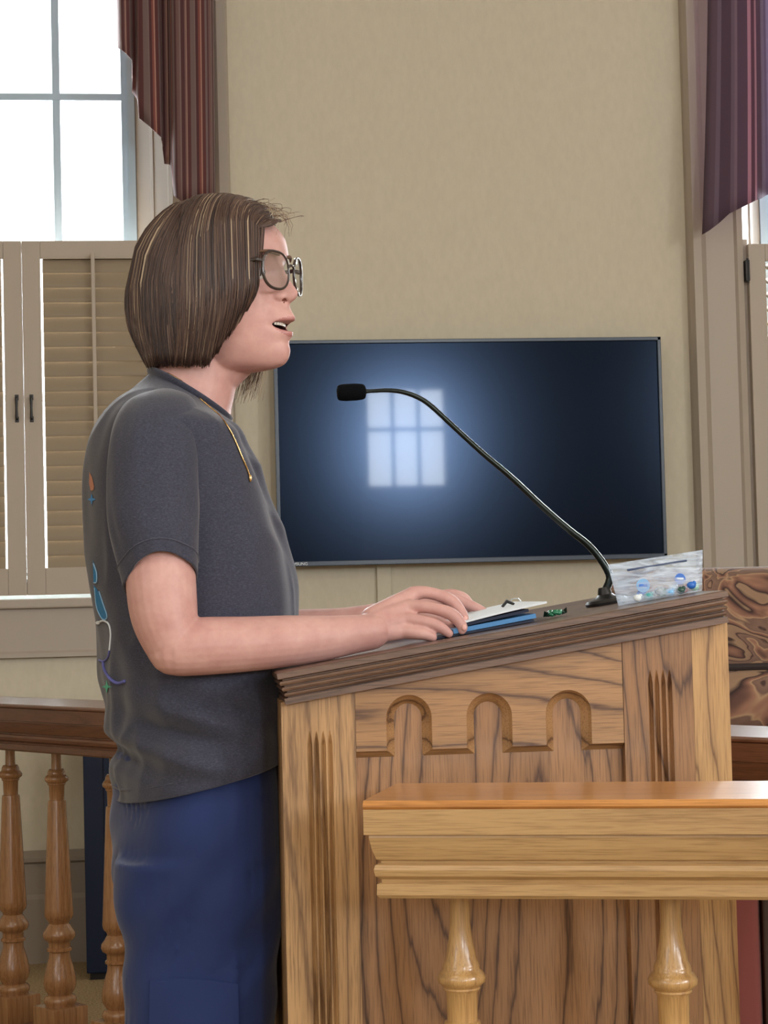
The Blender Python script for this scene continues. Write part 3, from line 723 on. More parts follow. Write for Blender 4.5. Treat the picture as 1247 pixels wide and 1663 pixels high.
bag = thing('plastic_bag', 'clear zip bag of small trinkets standing on right end of lectern', 'bag', (BL+BR)/2)
mb = MB(); nu, nv = 34, 18
for s in (-1, 1):
    V = []; F = []
    for i in range(nu+1):
        for j in range(nv+1):
            u, v = i/nu, j/nv; P = (BL.lerp(BR, u)).lerp(TL_.lerp(TR_, u), v)
            th = .014*math.sin(math.pi*min(1, max(0, u)))**.5*(1-v)**.7*(.9+.1)*min(1, v*8+.6) if 0 < u < 1 else 0
            wr_ = .0022*noise.noise(Vector((u*4, v*22, s*3.))) if 0 < u < 1 and v < .98 else 0
            V.append(P+Vector((0, s*th*.9+wr_, 0)))
    for i in range(nu):
        for j in range(nv): F.append((i*(nv+1)+j, (i+1)*(nv+1)+j, (i+1)*(nv+1)+j+1, i*(nv+1)+j+1))
    mb.add(V, F)
mb.build('pouch', m_bag, bag, smooth=True, sharp=0, fixn=False)
zp = MB(); zl = [ (BL.lerp(BR, u)).lerp(TL_.lerp(TR_, u), .80)+Vector((0, -.003, 0)) for u in [.18+.64*k/10 for k in range(11)]]
zp.tube(zl, .0017, 6).build('zip_strip', mat('zip_dark', (70, 84, 116), .4), bag)
bcols = [('white', (225, 232, 235)), ('blue', (48, 110, 200)), ('teal', (70, 160, 160)), ('white', (210, 220, 225)), ('silver', (170, 180, 190)), ('green', (60, 130, 80)), ('light blue', (120, 180, 225)), ('white', (230, 235, 235)), ('dark green', (30, 70, 60)), ('red', (186, 70, 56)), ('blue', (60, 120, 210)), ('pale green', (150, 200, 160))]
cmats = {}
seen = {}
words = ['first', 'second', 'third', 'fourth']
for k in range(12):
    nm, c = bcols[k]
    if nm not in cmats: cmats[nm] = mat('trinket_'+nm.replace(' ', '_'), c, .25, .5)
    u = .22+.064*k; P = BL.lerp(BR, u); P = Vector((P.x, YB+(.006 if k % 2 else -.006), zs(P.x)+.0068+.004*(k % 3 == 1)))
    b_ = MB().ball(P, .0058, 12, sc=(1.15, .8, .9)).ball(P+Vector((.004, 0, .003)), .0032, 8)
    o = b_.build('trinket', cmats[nm], smooth=True, sharp=0)
    lab = {0: 'white trinket at the left end of the row inside the clear bag', 1: 'blue trinket second from left in the clear bag', 2: 'teal trinket in the clear bag, left of its middle', 3: 'white trinket between teal and silver ones in the clear bag',
           4: 'silver grey trinket near the middle of the clear bag', 5: 'mid green trinket near the middle of the clear bag', 6: 'light blue trinket right of the middle in the clear bag', 7: 'white trinket beside the dark green one in the clear bag',
           8: 'dark green trinket beside the red one in the clear bag', 9: 'red trinket near right end of the clear bag', 10: 'blue trinket right of the red one in the clear bag', 11: 'pale green trinket at the right end inside the clear bag'}[k]
    tag(o, lab, 'trinket', 'trinkets in the plastic bag')
m_badge = mat('badge_blue', (52, 112, 205), .3, .5); m_badgew = mat('badge_white', (225, 235, 245), .4, .4)
for (px, py, rr, lab) in ((1104, 940, .0075, 'round blue badge with white bar higher up in the clear bag'), (1044, 951, .0095, 'pale blue badge with dark blue mark in lower left of bag')):
    c = W(px, py, YB-.002); t = thing('round_badge', lab, 'badge', c)
    MB().tube([c+Vector((0, .001, 0)), c+Vector((0, -.001, 0))], rr, 24).build('disc', m_badge if px > 1100 else mat('badge_pale', (130, 180, 225), .3, .5), t)
    MB().box((c.x-rr*.6, c.y-.0018, c.z-rr*.15), (c.x+rr*.6, c.y-.001, c.z+rr*.2)).build('mark', m_badgew if px > 1100 else m_badge, t)

# ------------------------------------------------------------------ furniture behind
m_pais = mat('paisley', (120, 95, 80), .8, .2, sheen=.2)
v = coordmap(m_pais, (1, 1, 1)); N, L, B = nodes(m_pais)
n1 = noisetex(m_pais, v, 4.0, 2.5, .5, 2.2)
mm = N.new('ShaderNodeMath'); mm.operation = 'MULTIPLY'; mm.inputs[1].default_value = 4.0; L.new(n1, mm.inputs[0])
ff = N.new('ShaderNodeMath'); ff.operation = 'FRACT'; L.new(mm.outputs[0], ff.inputs[0])
setcol(m_pais, ramp(m_pais, ff.outputs[0], [(0, (62, 46, 44)), (.08, (150, 122, 98)), (.3, (142, 112, 92)), (.36, (66, 48, 46)), (.42, (128, 100, 86)), (.62, (116, 90, 78)), (.68, (172, 140, 110)), (.74, (150, 110, 90)), (.92, (98, 70, 62)), (1, (56, 42, 42))]))
m_dark = mat('dark_wood', (60, 40, 30), .4, .4)
YC = 4.25
cx0 = W(976, 960, YC+.2).x; cx1 = cx0+1.02; cz1 = W(1200, 920, YC).z
ac = thing('armchair', 'paisley upholstered armchair with rounded high back beyond the lectern', 'armchair', ((cx0+cx1)/2, YC+.35, 0))
def cushion(name, a, b, r, m, parent, seg=5):
    mb = MB(); bm = bmesh.new(); bmesh.ops.create_cube(bm, size=1)
    for v in bm.verts: v.co = Vector(((a[0]+b[0])/2+v.co.x*(b[0]-a[0]), (a[1]+b[1])/2+v.co.y*(b[1]-a[1]), (a[2]+b[2])/2+v.co.z*(b[2]-a[2])))
    bmesh.ops.bevel(bm, geom=bm.edges[:], offset=r, segments=seg, profile=.5, affect='EDGES'); bm.verts.index_update()
    mb.add([v.co.copy() for v in bm.verts], [[v.index for v in f.verts] for f in bm.faces]); bm.free()
    return mb.build(name, m, parent, smooth=True, sharp=0)
czm = W(1215, 1084, YC).z
cushion('backrest', (cx0, YC+.05, czm-.05), (cx1, YC+.28, cz1), .07, m_pais, ac)
cushion('lumbar_roll', (cx0+.01, YC, .80), (cx1-.01, YC+.26, czm-.002), .05, m_pais, ac)
MB().tube([(cx0+.03, YC+.045, czm), (cx0+.10, YC+.03, czm), (cx1-.10, YC+.03, czm), (cx1-.03, YC+.045, czm)], .008, 8).build('seam_shade', mat('dark_seam_shade', (44, 34, 34), .8), ac)  # dark tube added to draw the shaded seam between the cushions
cushion('lower_back', (cx0+.02, YC+.04, .30), (cx1-.02, YC+.28, .82), .04, m_pais, ac)
cushion('seat', (cx0+.10, YC+.26, .30), (cx1-.10, YC+.85, .50), .05, m_pais, ac)
cushion('armrest', (cx0, YC+.22, .15), (cx0+.14, YC+.85, .66), .05, m_pais, ac); cushion('armrest', (cx1-.14, YC+.22, .15), (cx1, YC+.85, .66), .05, m_pais, ac)
for x in (cx0+.07, cx1-.07):
    for y in (YC+.12, YC+.78): MB().tube([(x, y, 0), (x, y, .32)], [.018, .028], 10).build('leg', m_dark, ac)
m_red = mat('dusty_red_cloth', (134, 74, 68), .85, .15, sheen=.3); fabricbump(m_red)
YQ = 3.55
rx0 = W(1180, 1500, YQ).x; rx1 = W(1238, 1500, YQ).x
rc = thing('side_chair', 'dusty red upholstered chair low behind the lectern right side', 'chair', ((rx0+rx1)/2+.2, YQ+.2, 0))
cushion('backrest', (rx0-.0, YQ, .20), (rx1, YQ+.05, .70), .02, m_red, rc)
MB().box((rx1, YQ-.003, 0), (rx1+.03, YQ+.03, .72), bev=.004).build('frame_post', m_dark, rc)
cushion('seat', (rx0, YQ+.05, .36), (rx1+.03, YQ+.4, .46), .02, m_red, rc)
for x in (rx0+.02, rx1+.01):
    for y in (YQ+.06, YQ+.38): MB().box((x-.015, y-.015, 0), (x+.015, y+.015, .38)).build('leg', m_dark, rc)
# navy cabinet behind the railing
m_navy = mat('navy_lacquer', (16, 30, 58), .4, .4)
pn = WZ(141, 1592, 0.001); yn = pn.y
nx0 = pn.x; nx1 = nx0+.42
nc = thing('low_cabinet', 'dark navy low cabinet standing on carpet behind the brown railing', 'cabinet', ((nx0+nx1)/2, yn+.15, 0))
MB().box((nx0, yn, .02), (nx1, yn+.3, .74), bev=.004).build('body', m_navy, nc)
MB().box((nx0-.004, yn-.006, .74), (nx1+.004, yn+.306, .76), bev=.003).build('cabinet_top', m_navy, nc)
d_ = MB().box((nx0+.06, yn-.008, .06), (nx1-.02, yn, .70), bev=.003).build('door', m_navy, nc)
MB().ball((nx0+.09, yn-.016, .42), .009, 10).build('knob', m_black, d_, smooth=True)
MB().box((nx0+.01, yn+.01, 0), (nx1-.01, yn+.29, .025)).build('plinth', m_black, nc)
#PERSON#
# ------------------------------------------------------------------ the person
YP = 2.84
person = thing('person', 'person with brown bob hair, glasses and dark grey t-shirt standing at lectern, leaning on forearms', 'person', (W(325, 1600, YP).x, YP, 0))
def remeshed(mb, voxel, smooth_it, name):
    me = bpy.data.meshes.new(name); me.from_pydata(mb.v, [], mb.f); o = bpy.data.objects.new(name, me); link(o)
    bm = bmesh.new(); bm.from_mesh(me); bmesh.ops.recalc_face_normals(bm, faces=bm.faces); bm.to_mesh(me); bm.free()
    m = o.modifiers.new('r', 'REMESH'); m.mode = 'VOXEL'; m.voxel_size = voxel; m.use_smooth_shade = True
    if smooth_it: s = o.modifiers.new('s', 'SMOOTH'); s.iterations = smooth_it; s.factor = .5
    dg = bpy.context.evaluated_depsgraph_get(); me2 = bpy.data.meshes.new_from_object(o.evaluated_get(dg))
    bpy.data.objects.remove(o); return me2
HY = R(30)
HO = W(345, 490, YP)
HF = Vector((math.cos(HY), -math.sin(HY), 0)); HS = Vector((math.sin(HY), math.cos(HY), 0)); HZ = Vector((0, 0, 1))
def H(x, y, z): return HO + HF*x + HS*y + HZ*z
def Hinv(p): q = p-HO; return q.dot(HF), q.dot(HS), q.z
Fc = [(-.106, .070), (-.104, .090), (-.100, .106), (-.094, .1135), (-.0885, .1165), (-.080, .1185), (-.074, .1175), (-.068, .1160), (-.063, .1185), (-.0585, .1225), (-.054, .1240), (-.050, .1225), (-.045, .117), (-.0405, .1225), (-.036, .1275), (-.0325, .1275), (-.0275, .1245), (-.0205, .1205), (-.0145, .1195), (-.0115, .1215),
      (-.008, .1285), (-.003, .1325), (.002, .1335), (.008, .1305), (.0165, .1245), (.027, .1185), (.036, .1135), (.0425, .1115), (.050, .1125), (.060, .1150), (.075, .1145), (.0885, .1095), (.105, .095), (.12, .070), (.13, .045), (.137, .01)]
Fc = [(a, b*1.03 if a < .05 else b) for a, b in Fc]
F0 = [(-.106, .065), (-.100, .090), (-.090, .101), (-.08, .105), (-.068, .107), (-.055, .1075), (-.035, .109), (-.02, .108), (0, .105), (.0265, .105), (.0425, .108), (.060, .1135), (.075, .1135), (.0885, .109), (.105, .095), (.12, .070), (.13, .045), (.137, .01)]
Bt = [(-.106, .02), (-.09, -.005), (-.07, -.035), (-.05, -.06), (-.02, -.085), (.01, -.098), (.04, -.104), (.08, -.097), (.11, -.073), (.13, -.035), (.137, -.01)]
Wt = [(-.106, .020), (-.100, .036), (-.09, .046), (-.07, .056), (-.04, .0635), (0, .0695), (.04, .0735), (.08, .0715), (.11, .055), (.13, .028), (.137, .008)]
def mouth(y):
    a = abs(y)/.0215
    if a >= 1: return 0, -.0435
    return .0072*math.sqrt(1-a*a), -.0455+.0025*a*a
def gauss(x): return math.exp(-x*x)
head = MB(); NZ = 230; NA = 320; V = []; F = []
for i in range(NZ):
    z = -.106+(.243)*i/(NZ-1)
    fc, f0, bk, wd = smoothtab(Fc, z), smoothtab(F0, z), smoothtab(Bt, z), smoothtab(Wt, z)
    xm = min(.01, (f0+bk)/2); e = 2.25
    for k in range(NA):
        t = 2*math.pi*k/NA; c, s = math.cos(t), math.sin(t)
        y = wd*math.copysign(abs(s)**(2/e), s); x = xm+(f0-xm if c > 0 else xm-bk)*math.copysign(abs(c)**(2/e), c)
        if c > 0:
            if z > -.016: sig = lerp(.0125, .008, min(1, max(0, (z+.002)/.03))); sig = lerp(sig, .03, min(1, max(0, (z-.036)/.02)))
            elif z > -.062: sig = .021
            else: sig = .022
            if -.020 < z <= -.012: sig = lerp(.016, .02, (-.012-z)/.008)
            x += (fc-f0)*gauss(y/sig)
            x -= .0105*gauss((abs(y)-.031)/.015)*gauss((z-.032)/.014)       # eye sockets
            x += .003*gauss((abs(y)-.030)/.018)*gauss((z-.056)/.008)        # brow ridge
            x += .004*gauss((abs(y)-.042)/.018)*gauss((z-.000)/.02)         # cheek
            x -= .0025*gauss((abs(y)-.030)/.006)*gauss((z+.028)/.016)       # fold beside the mouth
            h, zm_ = mouth(y)
            if h > 0:
                dz = abs(z-zm_)
                if dz < h: x -= .024*min(1, (h-dz)/.0018)*min(1, h/.003)
        V.append(H(x, y, z))
for i in range(NZ-1):
    for k in range(NA): F.append((i*NA+k, i*NA+(k+1) % NA, (i+1)*NA+(k+1) % NA, (i+1)*NA+k))
F.append(tuple(reversed(range(NA)))); F.append(tuple(range((NZ-1)*NA, NZ*NA)))
body = MB(); body.add(V, F)
for s in (-1, 1):
    body.ball(H(.1135, s*.0125, -.0035), .0078, 14, sc=(1.1, .8, .85))          # nostril wings
    body.ball(H(.0850, s*.032, .0355), .0140, 18); body.ball(H(.0825, s*.032, .0225), .0135, 18)                               # upper lids
    body.ball(H(-.002, s*.075, .012), .028, 16, sc=(.62, .30, 1))               # ears
# neck
def WP(px, py, Y=YP): return W(px, py, Y)
body.tube([WP(345, 520), WP(334, 560), WP(320, 600), WP(308, 650), WP(296, 700), WP(290, 740)], [(.055, .055), (.060, .055), (.0605, .056), (.0615, .060), (.068, .075), (.08, .09)], 40, up=(0, 1, 0))
body.tube([WP(395, 572), WP(352, 600)], [(.03, .045), (.04, .045)], 20, up=(0, 1, 0))
TY = R(10)
def ringrow(pb, pf, w_, n=64, e=2.35, inset=0, Yc=YP):
    A, B_ = W(pb[0], pb[1], Yc), W(pf[0], pf[1], Yc); c = (A+B_)/2; hx = abs(B_.x-A.x)/2-inset; w_ -= inset
    slope = (B_.z-A.z)/(B_.x-A.x); dd = math.sqrt(max(.0004, hx*hx-(w_*math.sin(TY))**2))/math.cos(TY)
    out = []
    for k in range(n):
        t = 2*math.pi*k/n; u = dd*math.copysign(abs(math.cos(t))**(2/e), math.cos(t)); v = w_*math.copysign(abs(math.sin(t))**(2/e), math.sin(t))
        x = u*math.cos(TY)-v*math.sin(TY); y = u*math.sin(TY)+v*math.cos(TY); out.append(Vector((c.x+x, c.y+y, c.z+slope*x)))
    return out
rows = [((184, 1301), (452, 1228), .200, 2.3), ((182, 1268), (455, 1196), .197, 2.3), ((187, 1222), (456, 1158), .192, 2.3), ((178, 1190), (458, 1135), .192, 2.3), ((170, 1160), (460, 1110), .192, 2.3), ((166, 1100), (470, 1065), .19, 2.3),
        ((161, 1030), (476, 1015), .19, 2.3), ((156, 960), (474, 955), .19, 2.3), ((148, 880), (457, 890), .188, 2.3), ((144, 815), (434, 825), .186, 2.3), ((145, 755), (408, 762), .186, 2.3), ((154, 705), (389, 728), .188, 2.3),
        ((168, 672), (381, 710), .182, 2.3), ((190, 645), (377, 700), .155, 2.2), ((212, 628), (374, 693), .118, 2.1), ((236, 611), (371, 687), .080, 2.0), ((244, 604), (368, 682), .068, 2.0)]
def loft(rws, n, per, inset=0):
    flat = [(a[0], a[1], b[0], b[1], w_, e) for a, b, w_, e in rws]; sp_ = spline(flat, per)
    return [ringrow((q[0], q[1]), (q[2], q[3]), q[4], n, q[5], inset) for q in sp_]
def grid(rings, capped, mb=None):
    mb = mb or MB(); n = len(rings[0]); V = [p for r_ in rings for p in r_]
    F = [(i*n+k, i*n+(k+1) % n, (i+1)*n+(k+1) % n, (i+1)*n+k) for i in range(len(rings)-1) for k in range(n)]
    if capped: F += [tuple(reversed(range(n))), tuple(range((len(rings)-1)*n, len(rings)*n))]
    return mb.add(V, F)
grid(loft([(a, b, w_*(1 if i < 8 else .93), e) for i, (a, b, w_, e) in enumerate(rows[4:-1])], 40, 40, .026), True, body)
hp = W(318, 1200, YP); body.tube([(hp.x, YP, 1.02), (hp.x, YP, .93), (hp.x, YP, .82)], [(.085, .13), (.08, .125), (.075, .11)], 24, up=(0, 1, 0))
# legs and feet inside the trousers
for Y in (2.75, 2.93):
    hx = W(322, 1350, Y).x; body.tube([(hx, lerp(Y, YP, .4), .90), (hx-.005, Y, .74), (hx-.005, Y, .50), (hx-.02, Y, .28), (hx-.02, Y, .07)], [.055, .066, .055, .048, .036], 20)
    body.tube([(hx-.06, Y, .045), (hx+.03, Y, .04), (hx+.12, Y, .03)], [.035, .036, .022], 16)
# near arm
def T(pts, n=24):
    P = [W(a, b, Y) for a, b, Y, r_ in pts]; sp_ = spline([(p.x, p.y, p.z, q[3]) for p, q in zip(P, pts)], len(pts)*5)
    body.tube([q[:3] for q in sp_], [q[3] for q in sp_], n)
    for e_ in (0, -1): body.ball(sp_[e_][:3], sp_[e_][3]*.985, 16)
T([(258, 712, 2.705, .040), (258, 780, 2.675, .046), (258, 860, 2.655, .047), (261, 940, 2.635, .0468), (267, 1000, 2.625, .0445), (281, 1050, 2.62, .0365)])
T([(283, 1053, 2.62, .0365), (300, 1052, 2.62, .0375), (335, 1049, 2.622, .0385), (400, 1046, 2.63, .0368), (470, 1041, 2.636, .0345), (530, 1036, 2.642, .0302), (575, 1030, 2.648, .0262), (604, 1026, 2.655, .0245)])
def hand(meta, fingers, wrist):
    for (a, b, Y, r0_, r1_) in meta: T([(wrist[0], wrist[1]+(b-wrist[1])*.35, lerp(wrist[2], Y, .4), r0_), (lerp(wrist[0], a, .5), lerp(wrist[1], b, .68), lerp(wrist[2], Y, .7), (r0_+r1_)/2), (a, b, Y, r1_)], 16)
    for f in fingers: T(f, 16)
hand([(670, 966, 2.690, .017, .0115), (666, 986, 2.672, .0175, .0115), (662, 1006, 2.662, .0175, .0110), (658, 1025, 2.658, .017, .0108)],
     [[(670, 965, 2.69, .0112), (686, 962, 2.688, .0092), (706, 965, 2.686, .0086), (728, 973, 2.684, .0092), (743, 986, 2.680, .0082), (752, 1002, 2.676, .0078), (752, 1012, 2.674, .0062)],
      [(665, 986, 2.670, .0110), (682, 985, 2.662, .0090), (704, 988, 2.656, .0084), (730, 996, 2.652, .0092), (744, 1008, 2.650, .0084), (751, 1019, 2.650, .0074), (750, 1024, 2.650, .0060)],
      [(661, 1006, 2.660, .0105), (680, 1008, 2.652, .0086), (700, 1012, 2.648, .0082), (717, 1020, 2.647, .0076), (729, 1029, 2.648, .0062)],
      [(657, 1025, 2.656, .0105), (674, 1028, 2.648, .0088), (690, 1030, 2.645, .0080), (703, 1035, 2.646, .0062)],
      [(625, 1012, 2.69, .013), (655, 1010, 2.715, .0125), (690, 1010, 2.725, .0100), (715, 1014, 2.72, .0088), (735, 1019, 2.712, .0068)]],
     (604, 1026, 2.655))
# far arm
T([(285, 715, 2.98, .040), (290, 860, 3.02, .046), (305, 980, 3.02, .043), (325, 1040, 3.00, .036)])
T([(325, 1040, 3.00, .036), (400, 1034, 2.98, .037), (480, 1027, 2.96, .0345), (560, 1018, 2.94, .029), (630, 1003, 2.925, .0245), (655, 996, 2.92, .0235)])
hand([(712, 972, 2.885, .015, .0105), (710, 973, 2.905, .016, .0108), (708, 978, 2.925, .016, .0105), (704, 984, 2.94, .015, .0100)],
     [[(712, 972, 2.885, .0105), (738, 972, 2.882, .0090), (758, 980, 2.876, .0080), (778, 989, 2.870, .0068), (791, 995, 2.868, .0055)],
      [(710, 972, 2.905, .0108), (732, 966, 2.905, .0092), (752, 971, 2.902, .0085), (762, 982, 2.90, .0074), (766, 991, 2.898, .006)],
      [(708, 978, 2.925, .0105), (735, 972, 2.925, .0088), (752, 980, 2.925, .008), (760, 992, 2.922, .0064)],
      [(704, 984, 2.94, .0100), (724, 984, 2.943, .0082), (740, 992, 2.943, .0074), (746, 998, 2.94, .006)],
      [(668, 1000, 2.885, .0125), (700, 1000, 2.865, .0105), (725, 1001, 2.855, .0088), (748, 1002, 2.852, .0068)]],
     (655, 996, 2.92))
me = remeshed(body, .0020, 5, 'body')
for m_ in (m_skin, m_lip, m_mouth, m_nostril): me.materials.append(m_)
mi = []
for p in me.polygons:
    c = p.center; x, y, z = Hinv(c); k = 0
    if x > .07 and -.075 < z < .0:
        h, zm_ = mouth(y)
        fs = smoothtab(Fc, z)
        if h > 0:
            dz = z-zm_; lt = .0062*math.sqrt(max(0, 1-(abs(y)/.0225)**2))
            if abs(dz) < h+.0005 and x < .112: k = 2
            elif -h-lt*1.35 < dz < h+lt: k = 1
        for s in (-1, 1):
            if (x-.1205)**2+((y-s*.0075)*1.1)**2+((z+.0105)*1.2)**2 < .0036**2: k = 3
    mi.append(k)
me.polygons.foreach_set('material_index', mi)
for v in me.vertices:
    x, y, z = Hinv(v.co)
    for s in (-1, 1):
        d2 = (x-.1205)**2+(y-s*.0075)**2+(z+.0105)**2
        if d2 < .005**2: v.co += HZ*(.005*(1-math.sqrt(d2)/.005))-HF*.001
BODYBVH = BVHTree.FromPolygons([v.co.copy() for v in me.vertices], [tuple(p.vertices) for p in me.polygons])
for v in me.vertices: v.co -= ORG[person.name]
ob = bpy.data.objects.new('body', me); link(ob); ob.parent = person
# eyes, brows, teeth, nails
m_eye = mat('eye_white', (225, 222, 218), .15, .5); m_iris = mat('iris', (70, 84, 86), .1, .6); m_brow = mat('brow_hair', (110, 84, 66), .8, .2)
for s in (-1, 1):
    e_ = MB().ball(H(.0880, s*.032, .0295), .0124, 20).build('eye', m_eye, person, smooth=True, sharp=0)
    MB().ball(H(.0972, s*.0325, .0290), .0056, 14).build('iris', m_iris, e_, smooth=True, sharp=0)
    bb_ = MB(); pts = []
    for k in range(9):
        t = k/8; yy = .012+.040*t; pts.append(H(.1165-.012*(yy/.052)**2*1.3, s*yy, .0555+.004*math.sin(t*2.6)-.002*t))
    bb_.tube(pts, [.0014, .0024, .003, .003, .0028, .0025, .002, .0016, .0008], 8).build('eyebrow', m_brow, person, smooth=True, sharp=0)
tm = MB()
for k in range(-3, 4):
    y = k*.0048; tm.box((0, 0, 0), (.0001, .0001, .0001)); tm.v = tm.v[:-8]; tm.f = tm.f[:-6]; tm.mi = tm.mi[:-6]
    x = .1100-13*y*y
    tm.tube([H(x, y, -.0360), H(x, y, -.0435)], [(.0024, .0026), (.0022, .0018)], 10, up=HF)
tm.build('teeth', m_tooth, person, smooth=True, sharp=40)
def WPd(a, b, Y): return W(a, b, Y)
for (a, b, Y) in ((755, 1005, 2.669), (754, 1019, 2.6425), (792, 992, 2.8665)):
    c = W(a, b, Y); MB().ball(c, .0042, 12, sc=(.9, .45, 1.1) if Y < 2.8 else (1.2, .9, .4)).build('fingernail', m_nail, person, smooth=True, sharp=0)

# shirt
m_shirt = mat('heather_grey_jersey', (62, 64, 78), .88, .25, sheen=.3)
hv = coordmap(m_shirt, (1, 1, 2.2)); setcol(m_shirt, ramp(m_shirt, noisetex(m_shirt, hv, 300, 4, .75), [(.3, (48, 50, 64)), (.55, (64, 65, 80)), (.75, (86, 86, 102))]))
bump(m_shirt, noisetex(m_shirt, coordmap(m_shirt), 1100, 2), .25, .0008)
rings = loft(rows, 200, 170)
m_ = len(rings)
for i, rg in enumerate(rings):
    c = sum(rg, Vector())/len(rg); t = i/(m_-1)
    for k, p in enumerate(rg):
        nrm_ = (p-c); nrm_.z = 0; nrm_.normalize()
        env = min(1, t*14+.3)*min(1, (1-t)*7)
        # long soft drapes from the shoulders, bunching above the hem, noise
        a = 2*math.pi*k/len(rg)
        nz1 = noise.noise(Vector((p.x*7+3, p.y*7, p.z*3.0+p.x*4)))
        nz2 = noise.noise(Vector((p.x*16, p.y*16, p.z*7-p.x*10)))
        low = math.exp(-((t-.16)/.13)**2)
        nz3 = noise.noise(Vector((p.x*5, p.y*5, p.z*30+p.x*9)))
        front = max(0, math.cos(a))
        dr = math.sin(p.y*75+2*nz1)*.0055*front**.6*math.exp(-((t-.62)/.3)**2)
        ridge = (1-abs(nz2)*2.6)
        dsp = env*(+.012*nz1+.0055*ridge*.8+.022*low*nz3+dr)
        rg[k] = p+nrm_*dsp
shirt_mb = grid(rings, False); shirt = shirt_mb.build('t_shirt', m_shirt, person, smooth=True, sharp=0, fixn=True)
so = shirt.modifiers.new('t', 'SOLIDIFY'); so.thickness = .0025; so.offset = -1
cl = MB(); top = rings[-1]; cl.tube([top[i] for i in range(0, 200, 4)]+[top[0]], (.009, .004), 10, cap=False)
cl.build('ribbed_collar', m_shirt, shirt, smooth=True, sharp=0)
hm = MB().tube([p+Vector((0, 0, .018)) for p in rings[0][::4]]+[rings[0][0]+Vector((0, 0, .018))], .0016, 6, cap=False).build('hem_seam', m_shirt, shirt, smooth=True, sharp=0)
def sleeve(pts, sgn, n=90, per=90):
    P = [W(a, b, Y) for a, b, Y, rx, ry in pts]; sp_ = spline([(p.x, p.y, p.z, q[3], q[4]) for p, q in zip(P, pts)], per)
    rg = []
    for i, q in enumerate(sp_):
        t = i/(per-1); ring = []; c = Vector(q[:3])
        tg = (Vector(sp_[min(i+1, per-1)][:3])-Vector(sp_[max(i-1, 0)][:3])).normalized()
        for k in range(n):
            a = 2*math.pi*k/n; dx, dy = math.cos(a), math.sin(a)*sgn
            wr_ = 1+.065*noise.noise(Vector((dx*1.6, dy*1.6, c.z*5+dx*1.5)))*min(1, t*2)+.035*noise.noise(Vector((dx*3, dy*3, c.z*14)))*min(1, t*2)
            p = c+Vector((dx*q[3]*wr_, dy*q[4]*wr_, 0))
            tt = max(0, (t-.45)/.55)**1.4
            p.z += tt*(.034*max(-.6, math.copysign(abs(math.sin(a))**1.3, -math.sin(a)))-.012*(1 if dx < 0 else 0)*abs(dx)**1.5)
            ring.append(p)
        rg.append(ring)
    return rg
sr = sleeve([(268, 633, 2.765, .012, .02), (264, 641, 2.745, .034, .036), (260, 654, 2.725, .048, .045), (256, 680, 2.702, .058, .052), (251, 720, 2.682, .0625, .056), (249, 780, 2.668, .0635, .057), (249, 840, 2.655, .0625, .0565), (254, 890, 2.645, .0575, .0555), (260, 938, 2.638, .0505, .054)], 1)
s1 = grid(sr, False); s1.f.append(tuple(reversed(range(90)))); s1.mi.append(0)
o = s1.build('sleeve', m_shirt, shirt, smooth=True, sharp=0); so = o.modifiers.new('t', 'SOLIDIFY'); so.thickness = .0025; so.offset = -1
sr2 = [[Vector((p.x+.035, 2*YP-p.y+.02, p.z)) for p in rg] for rg in sr]
s2 = grid(sr2, False); s2.f.append(tuple(range(90))); s2.mi.append(0)
o = s2.build('sleeve', m_shirt, shirt, smooth=True, sharp=0); so = o.modifiers.new('t', 'SOLIDIFY'); so.thickness = .0025; so.offset = -1
mb = MB().tube([p for p in sr[-8][::3]]+[sr[-8][0]], .0014, 6, cap=False); mb.build('sleeve_hem', m_shirt, shirt, smooth=True, sharp=0)
allv = shirt_mb.v + s1.v; allf = shirt_mb.f + [tuple(i+len(shirt_mb.v) for i in f) for f in s1.f]
SBVH = BVHTree.FromPolygons(allv, allf)
TBVH = BVHTree.FromPolygons(shirt_mb.v, shirt_mb.f)
def cast(bvh, px, py, off):
    d = ray(px, py).normalized(); hit = bvh.ray_cast(CAM, d)
    if hit[0] is None: return None
    n_ = hit[1]
    if n_.dot(d) > 0: n_ = -n_
    return hit[0]+n_*off
def decal(poly, name, m, parent, bvh=None, off=.0012, dens=None):
    bvh = bvh or TBVH; pts = []
    c = Vector((sum(p[0] for p in poly)/len(poly), sum(p[1] for p in poly)/len(poly)))
    V = []; F = []; n = len(poly); ok = True; lay = 4
    for j in range(1, lay+1):
        for p in poly:
            q = cast(bvh, lerp(c.x, p[0], j/lay), lerp(c.y, p[1], j/lay), off)
            if q is None:
                q = V[len(V)-1] if V else None
                if q is None: return None
            V.append(q)
    cc_ = cast(bvh, c.x, c.y, off)
    if cc_ is None: return None
    V.append(cc_); ci = len(V)-1
    for k in range(n): F.append((ci, k, (k+1) % n))
    for j in range(lay-1):
        for k in range(n): F.append((j*n+k, (j+1)*n+k, (j+1)*n+(k+1) % n, j*n+(k+1) % n))
    return MB().add(V, F).build(name, m, parent, smooth=True, sharp=0, fixn=False)
def stroke(pts, name, m, parent, wd, bvh=None):
    P = []
    for q in spline(pts, 40):
        h = cast(bvh or TBVH, q[0], q[1], .0012)
        if h: P.append(h)
    if len(P) > 2: return MB().tube(P, wd, 6).build(name, m, parent, smooth=True, sharp=0)
def star(cx_, cy_, a, b):
    out = []
    for k in range(8):
        t = k*math.pi/4; r1, r2 = (a, b) if k % 2 == 0 else (a*.32, b*.32); out.append((cx_+r1*math.cos(t), cy_+r2*math.sin(t)))
    return out
pr_blue = mat('print_blue', (62, 140, 205), .6, .3); pr_deep = mat('print_deep_blue', (44, 122, 176), .6, .3); pr_grn = mat('print_green', (92, 190, 162), .6, .3)
